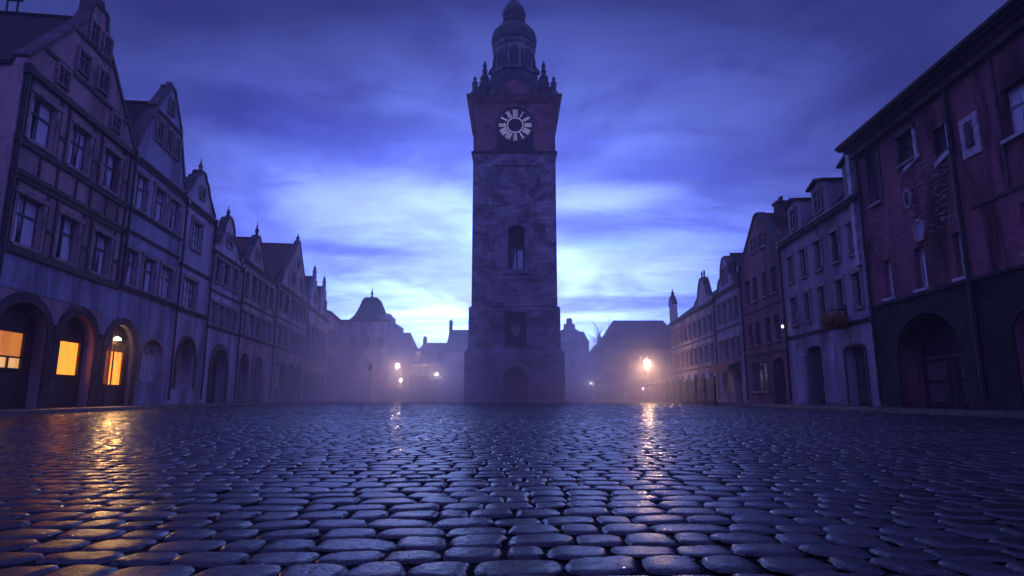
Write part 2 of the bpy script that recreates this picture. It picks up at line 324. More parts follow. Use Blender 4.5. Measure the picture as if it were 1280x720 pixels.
class House:
    def __init__(s, side, a, b, label, wallm, group=None, base=.0, name='town_house', cat='house', yb=0):
        s.side = side
        if side == 'L': s.k = math.hypot(1, .1334); p = (-14.4 - .1334 * a, a, base); rz = math.atan2(.1334, 1) + R(90); s.o = a; s.sg = 1
        elif side == 'R': s.k = math.hypot(1, .052); p = (14.3 + .052 * b, b, base); rz = -math.atan2(.052, 1) - R(90); s.o = b; s.sg = -1
        else: s.k = 1; p = (a, yb, base); rz = 0; s.o = a; s.sg = 1
        s.base = base; s.W = (b - a) * s.k; s.wm = wallm; s.ops = []; s.skips = []; s.ext = []
        s.root = thing(name, label, cat, p, rz, group)
    def X(s, Y): return (Y - s.o) * s.sg * s.k
    def span(s, a, b): return tuple(sorted((s.X(a), s.X(b))))
    def win(s, Ya, Yb, z0, z1, style='cross', depth=.28, fm=None, gm=None, sill=True, surround=None, lintel=None, raw=False, name='window', label=None, sillm=None):
        xa, xb = (Ya, Yb) if raw else s.span(Ya, Yb)
        s.ops.append((xa, xb, z0, z1, depth, 0))
        fr, pa = win_meshes(xb - xa, z1 - z0, style, fm or frame_m, gm or G_dark)
        o = link(name, fr, s.root, ((xa + xb) / 2, depth - .04, (z0 + z1) / 2)); link('pane', pa, o)
        if label: o['label'] = label
        w = xb - xa; hh = (z1 - z0) / 2
        if sill: MB().box(-w / 2 - .08, w / 2 + .08, -.10 - depth, .0 - depth + .1, -hh - .1, -hh + .012).obj('sill', sillm or stone_trim, o)
        if surround:
            m_ = MB(); t = .16; dd = -depth + .04
            m_.box(-w / 2 - t, -w / 2 - .004, dd - .06, dd, -hh + .014, hh + .004).box(w / 2 + .004, w / 2 + t, dd - .06, dd, -hh + .014, hh + .004).box(-w / 2 - t - .05, w / 2 + t + .05, dd - .10, dd, hh + .006, hh + .2)
            m_.obj('surround', surround, o)
        return o
    def arch(s, Ya, Yb, z1, fill='door', depth=.5, z0=0., rise=None, surround=stone_dark, fm=None, tw=.35, label=None, raw=False):
        xa, xb = (Ya, Yb) if raw else s.span(Ya, Yb); rise = (xb - xa) / 2 if rise is None else rise
        s.ops.append((xa, xb, z0, z1, depth, rise))
        ap = arc_pts(xa, xb, z1, rise); pts = [(xa - .02, z0)] + [(x, z + .01) for x, z in ap] + [(xb + .02, z0)]
        cx = (xa + xb) / 2; o = None
        if fill == 'door':
            o = MB().prism(pts, depth - .03, depth + .06).obj('door', fm or door_m, s.root)
            m_ = MB(); m_.box(cx - .03, cx + .03, depth - .07, depth - .032, z0 + .1, z1 - rise)
            m_.box(xa + .08, xb - .08, depth - .08, depth - .032, z1 - rise - .06, z1 - rise + .06)
            q = (xb - xa) / 4
            for sg in (-1, 1):
                for za, zb in ((z0 + .2, z0 + .9), (z0 + 1.05, z1 - rise - .2)): m_.box(cx + sg * q - q * .6, cx + sg * q + q * .6, depth - .055, depth - .032, za, zb)
            m_.obj('door_panelling', dark_trim, o); MB().lathe([(.0, 0), (.035, .0), (.035, .05), (0, .05)], cx + .1, depth - .1, 8).obj('handle', metal_d, o, (0, 0, z0 + 1.05))
        elif fill == 'wall': o = MB().prism(pts, depth - .01, depth + .06).obj('wall', fm or s.wm, s.root)
        elif fill == 'dark': o = MB().prism(pts, depth - .01, depth + .06).obj('wall', fm or stone_base, s.root)
        if surround:
            m_ = MB(); t = tw; n = 10
            outer = arc_pts(xa - t, xb + t, z1 + t, rise + t, n)
            for i in range(n):
                (a0, b0), (a1, b1), (c0, d0), (c1, d1) = ap[i], ap[i + 1], outer[i], outer[i + 1]
                m_.prism([(a0, b0), (a1, b1), (c1, d1), (c0, d0)], -.07, .0)
            m_.box(xa - t, xa, -.07, 0, z0 + .01, z1 - rise).box(xb, xb + t, -.07, 0, z0 + .01, z1 - rise)
            m_.obj('arch_surround', surround, s.root)
        if o and label: o['label'] = label
        return o
    def beam(s, Ya, Yb, z0, z1, proud, mat, name='cornice', mbx=None):
        xa, xb = s.span(Ya, Yb); m_ = mbx or MB(); m_.box(xa, xb, -proud, -.003, z0, z1)
        if mbx is None: return m_.obj(name, mat, s.root, bevel=.012)
    def cornice(s, z, proud=.22, mat=None, name='cornice', Ya=None, Yb=None, h=.3):
        x0, x1 = (0, s.W) if Ya is None else s.span(Ya, Yb)
        MB().box(x0 + .004, x1 - .004, -proud * .45, -.003, z - h, z - h * .6).box(x0 + .004, x1 - .004, -proud * .75, -.003, z - h * .6 + .002, z - h * .3).box(x0 + .004, x1 - .004, -proud, -.003, z - h * .3 + .002, z).obj(name, mat or dark_trim, s.root)
    def walls(s, D, eave, gable=None, gback=None, mat=None, z0=0., front=True):
        mb = MB(); W_ = s.W
        ops = [o for o in s.ops if o[3] <= eave + .001]
        x0 = min([0] + [e for e in s.ext])
        facade(mb, x0, W_, z0, eave, ops, s.skips)
        if x0 < 0: mb.poly([(x0, 0, z0), (x0, .6, z0), (x0, .6, 4.25), (x0, 0, 4.25)]); mb.poly([(x0, 0, 4.25), (x0, .6, 4.25), (0, .6, 4.25), (0, 0, 4.25)])
        for xx in (0, W_):
            mb.poly([(xx, 0, z0), (xx, D, z0), (xx, D, eave), (xx, 0, eave)])
        mb.poly([(0, D, z0), (W_, D, z0), (W_, D, eave), (0, D, eave)])
        if gable: mb.prism(gable, 0, .38)
        if gback: mb.prism(gback, D - .3, D)
        return mb.obj('wall', mat or s.wm, s.root)
    def roof_gable(s, xa, xb, xr, ze, zr, y0, D, mat=None, over=.15, name='roof'):
        mb = MB(); t = .16
        for x_, sgn in ((xa, -1), (xb, 1)):
            dx, dz = (x_ - xr), (ze - zr); l = math.hypot(dx, dz); ex, ez = x_ + dx / l * over, ze + dz / l * over
            mb.prism([(xr, zr), (ex, ez), (ex, ez + t), (xr, zr + t)] if sgn > 0 else [(xr, zr), (xr, zr + t), (ex, ez + t), (ex, ez)], y0, D + .2)
        o = mb.obj(name, mat or roof_m, s.root)
        m_ = MB().tube([(xr, y0, zr + t), (xr, D + .2, zr + t)], .12, 6).obj('ridge_tiles', mat or roof_m, o)
        return o
    def roof_eaves(s, ze, zr, yr, D, over=.5, mat=None, hip=0, sideover=.1, lift=0):
        mb = MB(); W_ = s.W; t = .18; sl_ = (zr - ze) / yr; y0 = -over; z0_ = ze - over * sl_ * .5 + lift
        a, b = -sideover, W_ + sideover
        mb.poly([(a, y0, z0_), (b, y0, z0_), (b - hip, yr, zr), (a + hip, yr, zr)]); mb.poly([(a, y0, z0_ - t), (a, .3, ze - t), (b, .3, ze - t), (b, y0, z0_ - t)])
        mb.poly([(a, y0, z0_ - t), (b, y0, z0_ - t), (b, y0, z0_), (a, y0, z0_)])
        mb.poly([(a, D, ze), (a + hip, yr, zr), (b - hip, yr, zr), (b, D, ze)])
        mb.poly([(a, y0, z0_), (a + hip, yr, zr), (a, D, ze)]); mb.poly([(b, y0, z0_), (b, D, ze), (b - hip, yr, zr)])
        o = mb.obj('roof', mat or roof_m, s.root)
        MB().tube([(a + hip, yr, zr), (b - hip, yr, zr)], .12, 6).obj('ridge_tiles', mat or roof_m, o)
        return o
    def gable_win(s, x, z, w, h, mat=None, style='cross'):
        fr, pa = win_meshes(w, h, style, frame_m, G_dark)
        o = link('window', fr, s.root, (x, -.055, z)); link('pane', pa, o)
        MB().box(-w / 2 - .12, -w / 2 - .052, -.08, .05, -h / 2 - .12, h / 2 + .15).box(w / 2 + .052, w / 2 + .12, -.08, .05, -h / 2 - .12, h / 2 + .15).box(-w / 2 - .05, w / 2 + .05, -.09, .05, h / 2 + .052, h / 2 + .16).obj('surround', mat or stone_trim, o)
        return o
    def coping(s, pts, mat=None, t=.14, y0=-.08, y1=.46):
        mb = MB()
        for (a, b), (c, d_) in zip(pts, pts[1:]):
            dx, dz = c - a, d_ - b; l = math.hypot(dx, dz)
            if l < .02: continue
            nx, nz = -dz / l * t, dx / l * t
            if nz < -.001 or (abs(nz) < .001 and False): nx, nz = -nx, -nz
            mb.prism([(a, b), (c, d_), (c + nx, d_ + nz), (a + nx, b + nz)], y0, y1)
        return mb.obj('coping', mat or dark_trim, s.root)
    def finial(s, x, z, h=1.0, r=.12, y=.2, mat=None, name='finial'):
        return MB().lathe([(r * 1.3, 0), (r * 1.3, h * .12), (r * .6, h * .18), (r, h * .34), (r * 1.05, h * .42), (r * .4, h * .55), (r * .55, h * .62), (r * .2, h * .7), (.012, h)], x, y, 8).obj(name, mat or dark_trim, s.root, (0, 0, z))
    def pipe(s, Y, z0, z1, r=.06, x=None, y=-.14, mat=None):
        x = s.X(Y) if x is None else x
        m_ = MB().tube([(x, y, z0), (x, y, z1)], r, 8)
        for k in range(int((z1 - z0) / 2)): m_.lathe([(r * 1.35, z0 + .6 + k * 2), (r * 1.35, z0 + .68 + k * 2)], x, y, 8)
        o = m_.obj('downpipe', mat or metal_d, s.root)
        g = MB().box(x - .14, x + .14, y - .12, y + .12, z1 - .05, z1 + .3).obj('rain_hopper', mat or metal_d, o)
        return o
    def chimney(s, x, y, z0, z1, w=.7, mat=None):
        return MB().box(x - w / 2, x + w / 2, y - w / 2, y + w / 2, z0, z1).box(x - w / 2 - .08, x + w / 2 + .08, y - w / 2 - .08, y + w / 2 + .08, z1 + .002, z1 + .15).lathe([(.12, z1 + .15), (.10, z1 + .5)], x - w * .2, y, 8).lathe([(.12, z1 + .15), (.10, z1 + .5)], x + w * .2, y, 8).obj('chimney', mat or stone_dark, s.root)

# ------------------------------------------------------------------ ground
gm = material('wet_ground', (.010, .010, .014), rough=.85, stain=.4, sscale=1.5, bump=.5, bscale=22, spec=.12)
mb = MB(); mb.poly([(-135, -60, 0), (135, -60, 0), (135, 150, 0), (-135, 150, 0)]); struct(mb.obj('ground', gm))

def cobble_material():
    global nt
    m = bpy.data.materials.new('wet_cobbles'); m.use_nodes = True; nt = m.node_tree; nt.nodes.clear()
    p = N('ShaderNodeBsdfPrincipled'); o = N('ShaderNodeOutputMaterial'); LK(p.outputs[0], o.inputs[0])
    t = N('ShaderNodeTexCoord'); at = N('ShaderNodeAttribute', attribute_name='stone'); tone = at.outputs['Fac']
    n = N('ShaderNodeTexNoise'); n.inputs['Scale'].default_value = 30; n.inputs['Detail'].default_value = 6; n.inputs['Roughness'].default_value = .65; LK(t.outputs['Object'], n.inputs['Vector'])
    c = mixc(tone, (.010, .010, .014), (.038, .036, .044)); c = mixc(sm(n.outputs['Fac'], .35, .7), c, mixc(1.0, c, (.5, .5, .55), 'MULTIPLY'))
    LK(c, p.inputs['Base Color'])
    n2 = N('ShaderNodeTexNoise'); n2.inputs['Scale'].default_value = 1.1; n2.inputs['Detail'].default_value = 4; LK(t.outputs['Object'], n2.inputs['Vector'])
    LK(M('ADD', M('MULTIPLY', sm(n2.outputs['Fac'], .3, .7), .12), M('ADD', M('MULTIPLY', tone, .10), .12)), p.inputs['Roughness'])
    p.inputs['Specular IOR Level'].default_value = .75
    n3 = N('ShaderNodeTexNoise'); n3.inputs['Scale'].default_value = 16; n3.inputs['Detail'].default_value = 3; LK(t.outputs['Object'], n3.inputs['Vector'])
    n4 = N('ShaderNodeTexNoise'); n4.inputs['Scale'].default_value = 75; n4.inputs['Detail'].default_value = 4; n4.inputs['Roughness'].default_value = .7; LK(t.outputs['Object'], n4.inputs['Vector'])
    pit = sm(n4.outputs['Fac'], .52, .68)
    h = M('SUBTRACT', M('ADD', M('MULTIPLY', n3.outputs['Fac'], 1.0), M('MULTIPLY', n.outputs['Fac'], .6)), M('MULTIPLY', pit, .35))
    b = N('ShaderNodeBump'); b.inputs['Strength'].default_value = .75; b.inputs['Distance'].default_value = .0075; LK(h, b.inputs['Height']); LK(b.outputs[0], p.inputs['Normal'])
    return m
def cobbles():
    rng = np.random.default_rng(3)
    PY = .192; cx, cy, hw, hh, dz, off = [], [], [], [], [], []
    y = -.6
    while y < 84:
        ph = PY * (1 + rng.uniform(-.12, .12)); lim = min(.86 * max(y, 0) + 5.5, 1e9)
        xl = max(-lim, -(14.4 + .1334 * y) + 2.35); xr = min(lim, 14.3 + .052 * y - 2.35)
        n = int((xr - xl) / .2) + 6
        w = np.clip(rng.normal(.220, .045, n), .13, .33); xs = xl - rng.uniform(0, .25) + np.concatenate([[0], np.cumsum(w)[:-1]])
        ok = xs < xr
        xs, w = xs[ok], w[ok]
        cx.append(xs + w / 2); cy.append(np.full(len(xs), y + ph / 2) + rng.normal(0, .008, len(xs))); hw.append(w / 2 - rng.uniform(.003, .009, len(xs)))
        hh.append(np.full(len(xs), ph / 2 - .006) + rng.normal(0, .003, len(xs))); y += ph
    cx, cy, hw, hh = map(np.concatenate, (cx, cy, hw, hh)); n = len(cx)
    inside = ~((abs(cx - .25) < 5.4) & (cy > 61.4) & (cy < 71.6)); cx, cy, hw, hh = cx[inside], cy[inside], hw[inside], hh[inside]; n = len(cx)
    tone = rng.uniform(0, 1, n) ** 1.6; tx = rng.normal(0, .02, n); ty = rng.normal(0, .017, n); hz = rng.normal(.0085, .0014, n); rot = rng.normal(0, .035, n)
    near = (cy < 15) & (abs(cx) < 13)
    V, Fc, A = [], [], []; base_i = 0
    mid_ = (cy < 40) & ~near
    for mask, G in ((near, 9), (mid_, 6), (~near & ~mid_, 4)):
        k = mask.sum()
        if not k: continue
        g = {9: np.array([-1, -.93, -.78, -.42, 0, .42, .78, .93, 1.0]), 6: np.array([-1, -.9, -.45, .45, .9, 1.0]), 4: np.array([-1, -.86, .86, 1.0])}[G]
        U, Vv = np.meshgrid(g, g); U = U.ravel(); Vv = Vv.ravel()
        # round the corners of the outline, dome the top
        ee = np.maximum(abs(U), abs(Vv)); sq = np.where(ee > 0, ee / np.maximum(1e-6, (abs(U) ** 3.6 + abs(Vv) ** 3.6) ** (1 / 3.6)), 1) ; px = U * sq; py = Vv * sq
        edge = np.maximum(abs(U), abs(Vv)); top = np.where(edge > .99, -.35, np.where(edge > .6, .9, 1.0))
        if G == 9: top = np.interp(edge, [0, .42, .78, .93, 1.0], [1.0, .99, .93, .5, -.4])
        h = hz[mask][:, None]; jit = rng.normal(0, .0030 if G == 9 else .003, (k, U.size, 2)) * (edge > .6)[None, :, None]
        if G == 9: lump = rng.normal(0, .0007, (k, U.size))
        else: lump = rng.normal(0, .0006, (k, U.size))
        th = np.arctan2(Vv, U)[None]; wob = 1 + rng.normal(0, .030, (k, 1)) * np.cos(2 * th + rng.uniform(0, 6.28, (k, 1))) + rng.normal(0, .035, (k, 1)) * np.cos(3 * th + rng.uniform(0, 6.28, (k, 1))) + rng.normal(0, .02, (k, 1)) * np.cos(5 * th + rng.uniform(0, 6.28, (k, 1)))
        lx = px[None] * wob * hw[mask][:, None] + jit[..., 0]; ly = py[None] * wob * hh[mask][:, None] + jit[..., 1]
        lz = top[None] * h + (lx * tx[mask][:, None] + ly * ty[mask][:, None]) + lump
        c_, s_ = np.cos(rot[mask])[:, None], np.sin(rot[mask])[:, None]
        wx = cx[mask][:, None] + lx * c_ - ly * s_; wy = cy[mask][:, None] + lx * s_ + ly * c_
        V.append(np.stack([wx, wy, lz], -1).reshape(-1, 3))
        idx = np.arange(G * G).reshape(G, G); q = np.stack([idx[:-1, :-1], idx[:-1, 1:], idx[1:, 1:], idx[1:, :-1]], -1).reshape(-1, 4)
        Fc.append((q[None] + (np.arange(k) * G * G)[:, None, None] + base_i).reshape(-1, 4)); A.append(np.repeat(tone[mask], G * G)); base_i += k * G * G
    V = np.concatenate(V); Fc = np.concatenate(Fc); A = np.concatenate(A)
    # the courses bend away to the sides and the whole surface rolls a little
    x, y = V[:, 0].copy(), V[:, 1].copy()
    V[:, 1] = y - .045 * np.clip(x - 2.5, 0, None) ** 1.5 - .018 * np.clip(-x - 4, 0, None) ** 1.4 + .05 * np.sin(x * .9 + 1) + .03 * np.sin(x * 2.3)
    V[:, 0] = x + .06 * np.sin(y * .35 + x * .1)
    V[:, 2] += .0035 * np.sin(x * .9 + y * .5) + .002 * np.sin(y * 1.3 - x * .8) + .0045
    me = bpy.data.meshes.new('cobbled_square'); me.vertices.add(len(V)); me.vertices.foreach_set('co', V.astype(np.float32).ravel())
    me.loops.add(Fc.size); me.loops.foreach_set('vertex_index', Fc.astype(np.int32).ravel()); me.polygons.add(len(Fc))
    me.polygons.foreach_set('loop_start', np.arange(0, Fc.size, 4, dtype=np.int32)); me.polygons.foreach_set('use_smooth', np.ones(len(Fc), bool))
    a = me.attributes.new('stone', 'FLOAT', 'POINT'); a.data.foreach_set('value', A.astype(np.float32))
    me.update(); me.validate(); me.materials.append(cobble_material())
    struct(link('cobbled_square', me))
cobbles()

def strip(name, fx0, fx1, ya, yb, z0, z1, mat, n=1):
    mb = MB(); P = lambda fx, y: (fx(y), y)
    for i in range(n):
        y0 = ya + (yb - ya) * i / n; y1 = ya + (yb - ya) * (i + 1) / n - (.012 if n > 1 else 0)
        a, b, c_, d_ = P(fx0, y0), P(fx1, y0), P(fx1, y1), P(fx0, y1); k = len(mb.v)
        mb.v += [(*q, z0) for q in (a, b, c_, d_)] + [(*q, z1) for q in (a, b, c_, d_)]
        mb.f += [tuple(k + i_ for i_ in q) for q in ((0, 3, 2, 1), (4, 5, 6, 7), (0, 1, 5, 4), (1, 2, 6, 5), (2, 3, 7, 6), (3, 0, 4, 7))]
    struct(mb.obj(name, mat, bevel=.01 if n > 1 else 0))
Lx = lambda y: -14.4 - .1334 * y
Rx = lambda y: 14.3 + .052 * y
strip('pavement', lambda y: Lx(y) - 1.0, lambda y: Lx(y) + 2.0, -5, 104, -.1, .15, flag_m, 60)
strip('kerb', lambda y: Lx(y) + 2.005, lambda y: Lx(y) + 2.2, -5, 104, -.1, .155, kerb_m, 90)
strip('pavement', lambda y: Rx(y) - 2.0, lambda y: Rx(y) + 1.0, -5, 70, -.1, .15, flag_m, 40)
strip('kerb', lambda y: Rx(y) - 2.2, lambda y: Rx(y) - 2.005, -5, 70, -.1, .155, kerb_m, 60)

# ------------------------------------------------------------------ left row
LG = 'gabled houses along the left side of the square'
B = .15
# 1 - half-timbered house with the lit shop windows
h = House('L', 19.5, 27.45, 'nearest left house, rose panels between timbers, tall gable and glowing ground floor windows', P_pink, LG, B)
X = h.X; z = lambda v: v - B
for a, b in ((20.1, 21.55), (22.5, 23.85), (24.95, 26.35)):
    for z0, z1 in ((5.75, 7.5), (9.5, 11.25)): h.win(a, b, z(z0), z(z1), 'cross', .24, gm=G_curtain, surround=stone_trim, fm=frame_m)
h.arch(20.0, 22.7, z(3.85), None, .4, rise=1.05); h.arch(23.5, 26.0, z(3.85), None, .4, rise=1.1)
h.skips.append((X(26.55), h.W, 0, 4.1))
def shopfront(h, Ya, Yb, z1, rise, Wa, Wb, zb, zt, mats, depth=.55, label=None):
    """dark wooden shop front filling an arch, with one lit window in it"""
    xa, xb = h.span(Ya, Yb); wa, wb = h.span(Wa, Wb)
    m_ = MB(); ap = arc_pts(xa, xb, z1, rise)
    zc = z1 - rise
    m_.box(xa, wa, depth - .02, depth + .1, 0, zc).box(wb, xb, depth - .02, depth + .1, 0, zc).box(wa, wb, depth - .02, depth + .1, 0, zb)
    if zt < zc: m_.box(wa, wb, depth - .02, depth + .1, zt, zc)
    m_.prism([(xa, zc + .001)] + [(x, q + .01) for x, q in ap[1:-1]] + [(xb, zc + .001)], depth - .02, depth + .1)
    m_.box(xa + .05, wa - .05, depth - .06, depth - .022, .15, zb - .1).box(wa + .05, wb - .05, depth - .06, depth - .022, .15, zb - .12)
    o = m_.obj('shop_front', door_m, h.root)
    if label: o['label'] = label
    w = wb - wa; fr = MB(); t = .05
    fr.box(wa - .02, wa + t, depth - .09, depth + .0, zb, zt).box(wb - t, wb + .02, depth - .09, depth, zb, zt).box(wa + t, wb - t, depth - .09, depth, zb - .03, zb + t).box(wa + t, wb - t, depth - .09, depth, zt - t, zt + .03)
    f = fr.obj('window', door_m, o)
    cx, cz = (wa + wb) / 2, (zb + zt) / 2
    if len(mats) == 2:
        zs_ = zb + (zt - zb) * .32
        fr2 = MB().box(wa + t, wb - t, depth - .08, depth, zs_ - .03, zs_ + .03).box(cx - .02, cx + .02, depth - .07, depth, zb + t, zs_ - .03).obj('transom', door_m, f)
        MB().poly([(wa, depth + .01, zb), (wb, depth + .01, zb), (wb, depth + .01, zs_), (wa, depth + .01, zs_)]).obj('pane', mats[1], f)
        MB().poly([(wa, depth + .01, zs_), (wb, depth + .01, zs_), (wb, depth + .01, zt), (wa, depth + .01, zt)]).obj('blind', mats[0], f)
    else:
        MB().poly([(wa - cx, .01, zb - cz), (wb - cx, .01, zb - cz), (wb - cx, .01, zt - cz), (wa - cx, .01, zt - cz)]).obj('pane', mats[0], f, (cx, depth, cz))
        if mats[0] is L_lace:
            fr3 = MB().box(cx - .02, cx + .02, depth - .06, depth, zb + t, zt - t)
            fr3.obj('glazing_bar', door_m, f)
shopfront(h, 20.0, 22.7, z(3.85), 1.05, 20.65, 22.1, z(1.5), z(2.85), (L_blind, L_lower), .4)
shopfront(h, 23.5, 26.0, z(3.85), 1.1, 24.15, 25.65, z(1.38), z(2.88), (L_curt,), .4)
# timber frame: bottom beams, sill beams, posts, panels
tf = MB(); w_ = h.W
for z0, z1, pr in ((5.38, 5.66, .13), (7.95, 8.15, .07), (8.15, 8.32, .12), (9.18, 9.42, .10), (11.75, 12.0, .16)): tf.box(.004, w_ - .004, -pr, -.003, z(z0), z(z1))
for Y in (19.66, 20.0, 21.75, 22.3, 24.1, 24.7, 26.6, 27.2):
    x = X(Y); tf.box(x - .07, x + .07, -.055, -.003, z(5.664), z(7.946)); tf.box(x - .07, x + .07, -.055, -.003, z(9.424), z(11.746))
for Y in (19.66, 21.0, 22.05, 23.3, 24.35, 25.6, 26.6, 27.2):
    x = X(Y); tf.box(x - .05, x + .05, -.05, -.003, z(8.324), z(9.176))
for a, b in ((19.74, 19.93), (21.83, 22.23), (24.18, 24.63), (26.68, 27.13)):
    xa, xb = h.span(a, b); tf.box(xa, xb, -.05, -.003, z(6.55), z(6.67)); tf.box(xa, xb, -.05, -.003, z(10.3), z(10.42))
tf.obj('timber_frame', timber, h.root)
# smooth grey render on the ground floor
lw = MB(); xg = X(26.55)
facade(lw, 0, h.W, 3.8, z(5.37), [(h.span(20.0, 22.7)[0] - .36, h.span(20.0, 22.7)[1] + .36, 3.8, 4.07, .0, 0), (h.span(23.5, 26.0)[0] - .36, h.span(23.5, 26.0)[1] + .36, 3.8, 4.07, .0, 0)])
o = lw.obj('render_coat', P_blue, h.root, (0, -.02, 0))
cl = MB(); s1, s2 = h.span(20.0, 22.7), h.span(23.5, 26.0)
for a, b in ((0, s1[0] - .352), (s1[1] + .352, s2[0] - .352), (s2[1] + .352, X(26.55) - .002)): MB().box(a, b, -.05, -.003, 0, z(3.0)).box(a, b, -.09, -.003, z(3.001), z(3.22)).obj('pier_cladding', stone_dark, h.root)
apx, apz = X(23.4), z(16.6); ev = z(12.0)
g = [(0, ev), (0.15, ev + .3), (apx - .95, apz - 1.1), (apx - .55, apz - .35), (apx - .5, apz + .2), (apx + .5, apz + .2), (apx + .55, apz - .35), (apx + .95, apz - 1.1), (h.W - .15, ev + .3), (h.W, ev)]
h.walls(13, ev, g, [(0, ev), (apx, apz - .6), (h.W, ev)])
h.coping(g[1:-1]); h.roof_gable(0, h.W, apx, ev, apz - .5, .38, 13)
h.finial(apx, apz + .34, 1.6, .26, name='finial')
gp = MB().box(.9, h.W - .9, -.07, -.003, z(13.05), z(13.2)).box(2.2, h.W - 2.4, -.07, -.003, z(14.85), z(15.0)); gp.obj('gable_timbers', timber, h.root)
for dx, zz_, w in ((-.95, 13.85, .7), (.55, 13.85, .7), (-.5, 15.45, .5), (.5, 15.45, .5), (-2.1, 12.6, .6), (1.9, 12.6, .6)): h.gable_win(apx + dx + .2, z(zz_), w, .8 if zz_ > 13 else .6)
for sgn in (-1, 1):
    pass
h.pipe(27.45, z(5.45), z(11.8)); h.pipe(19.6, .2, z(11.7), x=.0 + .05, y=-.16)
MB().tube([(apx, 3.2, apz - .3), (apx, 3.2, apz + .35)], .04, 6).tube([(apx, 3.6, apz - .3), (apx, 3.6, apz + .35)], .04, 6).box(apx - .15, apx + .15, 3.1, 3.7, apz + .35, apz + .6).obj('roof_hatch', metal_d, h.root)
h1 = h

# 2
h = House('L', 27.5, 33.6, 'second left house, slate-blue gable over ribbon windows, bright yellow doorway and grilled arched window', P_blue, LG, B); X = h.X
h.ext.append(X(26.55)); h.skips.append((X(26.55), 0, 4.1, 99))
for a, b in ((27.75, 28.85), (29.55, 30.85), (31.55, 33.0)): h.win(a, b, z(5.75), z(7.45), 'cross', .2, gm=G_curtain, surround=stone_trim)
for a, b in ((27.9, 29.1), (29.95, 31.2), (31.75, 33.05)): h.win(a, b, z(9.5), z(11.25), 'cross', .2, gm=G_curtain, surround=stone_trim)
h.arch(26.95, 29.55, z(3.85), None, .2, rise=1.25)
shopfront(h, 26.95, 29.55, z(3.85), 1.25, 27.2, 28.95, z(1.05), z(3.0) - .02, (L_lace,), .2)
h.arch(30.3, 32.7, z(3.45), 'dark', .35, z0=z(1.3), rise=.75, surround=stone_trim, tw=.14)
xa, xb = h.span(30.3, 32.7); gr = MB()
for i in range(1, 9):
    x = xa + (xb - xa) * i / 9; gr.box(x - .02, x + .02, .12, .16, z(1.3), z(3.2))
for q in (1.9, 2.6): gr.box(xa, xb, .165, .19, z(q), z(q) + .04)
gr.obj('window_grille', white_m, h.root); MB().poly([(xa, .33, z(1.3)), (xb, .33, z(1.3)), (xb, .33, z(2.72)), (xa, .33, z(2.72))]).obj('pane', G_curtain, h.root)
h.cornice(z(5.66), .16, h=.22); h.cornice(z(8.35), .1, h=.16); h.cornice(z(9.4), .12, h=.16); h.cornice(z(12.0), .2)
ev = z(12.0); apx = X(30.75); apz = z(16.9)
g = [(0, ev), (.1, ev + .25), (.7, ev + 1.5), (apx - 1.5, ev + 3.1), (apx - 1.5, ev + 3.3), (apx - .35, apz - .1), (apx - .3, apz + .15), (apx + .3, apz + .15), (apx + .35, apz - .1), (apx + 1.5, ev + 3.3), (apx + 1.5, ev + 3.1), (h.W - .7, ev + 1.5), (h.W - .1, ev + .25), (h.W, ev)]
h.walls(13, ev, g, [(0, ev), (apx, apz - 1), (h.W, ev)]); h.coping(g[1:-1]); h.roof_gable(0, h.W, apx, ev, apz - .9, .38, 13)
MB().lathe([(.3, 0), (.28, .12), (.12, .2), (.2, .35), (.02, .5)], apx, .2, 8).obj('finial', stone_trim, h.root, (0, 0, apz + .15))
h.cornice(ev + 3.2, .12, Ya=29.3, Yb=32.2, h=.2)
for dx in (-1.1, 0, 1.1): h.gable_win(apx + dx, ev + 2.1, .6, 1.1)
h.gable_win(apx, ev + 4.0, .45, .7)

xm = sum(h.span(27.35, 28.75)) / 2
el_ = MB().lathe([(.03, -.02), (.16, 0), (.17, .07), (.05, .16), (.02, .18)], xm, .08, 12).obj('lamp_head', emit('door_lamp', (1, .75, .5), 6), h.root, (0, 0, z(3.12)))
MB().tube([(xm, .32, z(3.31)), (xm, .08, z(3.31))], .025, 6).obj('lamp_bracket', metal_d, el_, (0, 0, -z(3.12)))
_l = bpy.data.lights.new('lamp_or_fill_light', 'POINT'); _l.energy = 12; _l.color = (1, .55, .24); _l.shadow_soft_size = .12
_o = bpy.data.objects.new('lamp_or_fill_light', _l); C.objects.link(_o); _o.parent = h.root; _o.location = (xm, -.12, z(3.0))

_l = bpy.data.lights.new('added_door_spot', 'SPOT'); _l.energy = 350; _l.color = (1, .52, .17); _l.shadow_soft_size = .08; _l.spot_size = R(62); _l.spot_blend = .4  # added spot beside the door lamp, makes the long streak on the cobbles
_o = bpy.data.objects.new('added_door_spot', _l); C.objects.link(_o); _o.parent = h.root; _o.location = (xm, -.10, z(3.02)); _o.rotation_euler = (R(-68), 0, R(-52))

# 3
h = House('L', 33.65, 38.6, 'third left house, narrow slate-blue front with small baroque gable and blind arched niche', P_pale, LG, B); X = h.X
h.win(34.7, 36.6, z(5.7), z(7.4), 'six', .25, gm=G_curtain, surround=stone_trim); h.win(35.0, 36.6, z(9.3), z(11.0), 'six', .25, gm=G_curtain, surround=stone_trim)
h.arch(34.6, 37.3, z(3.9), 'wall', .6, z0=z(1.0), rise=1.35, surround=stone_dark, tw=.22, fm=P_salmon)
h.cornice(z(5.6), .16, h=.22); h.cornice(z(8.1), .12, h=.18); h.cornice(z(11.9), .22)
ev = z(11.9); apx = X(36.0); apz = z(14.2)
g = [(0, ev), (.1, ev + .2), (apx - 1.3, ev + 1.2), (apx - .9, apz - .5), (apx - .45, apz - .3), (apx - .4, apz), (apx + .4, apz), (apx + .45, apz - .3), (apx + .9, apz - .5), (apx + 1.3, ev + 1.2), (h.W - .1, ev + .2), (h.W, ev)]
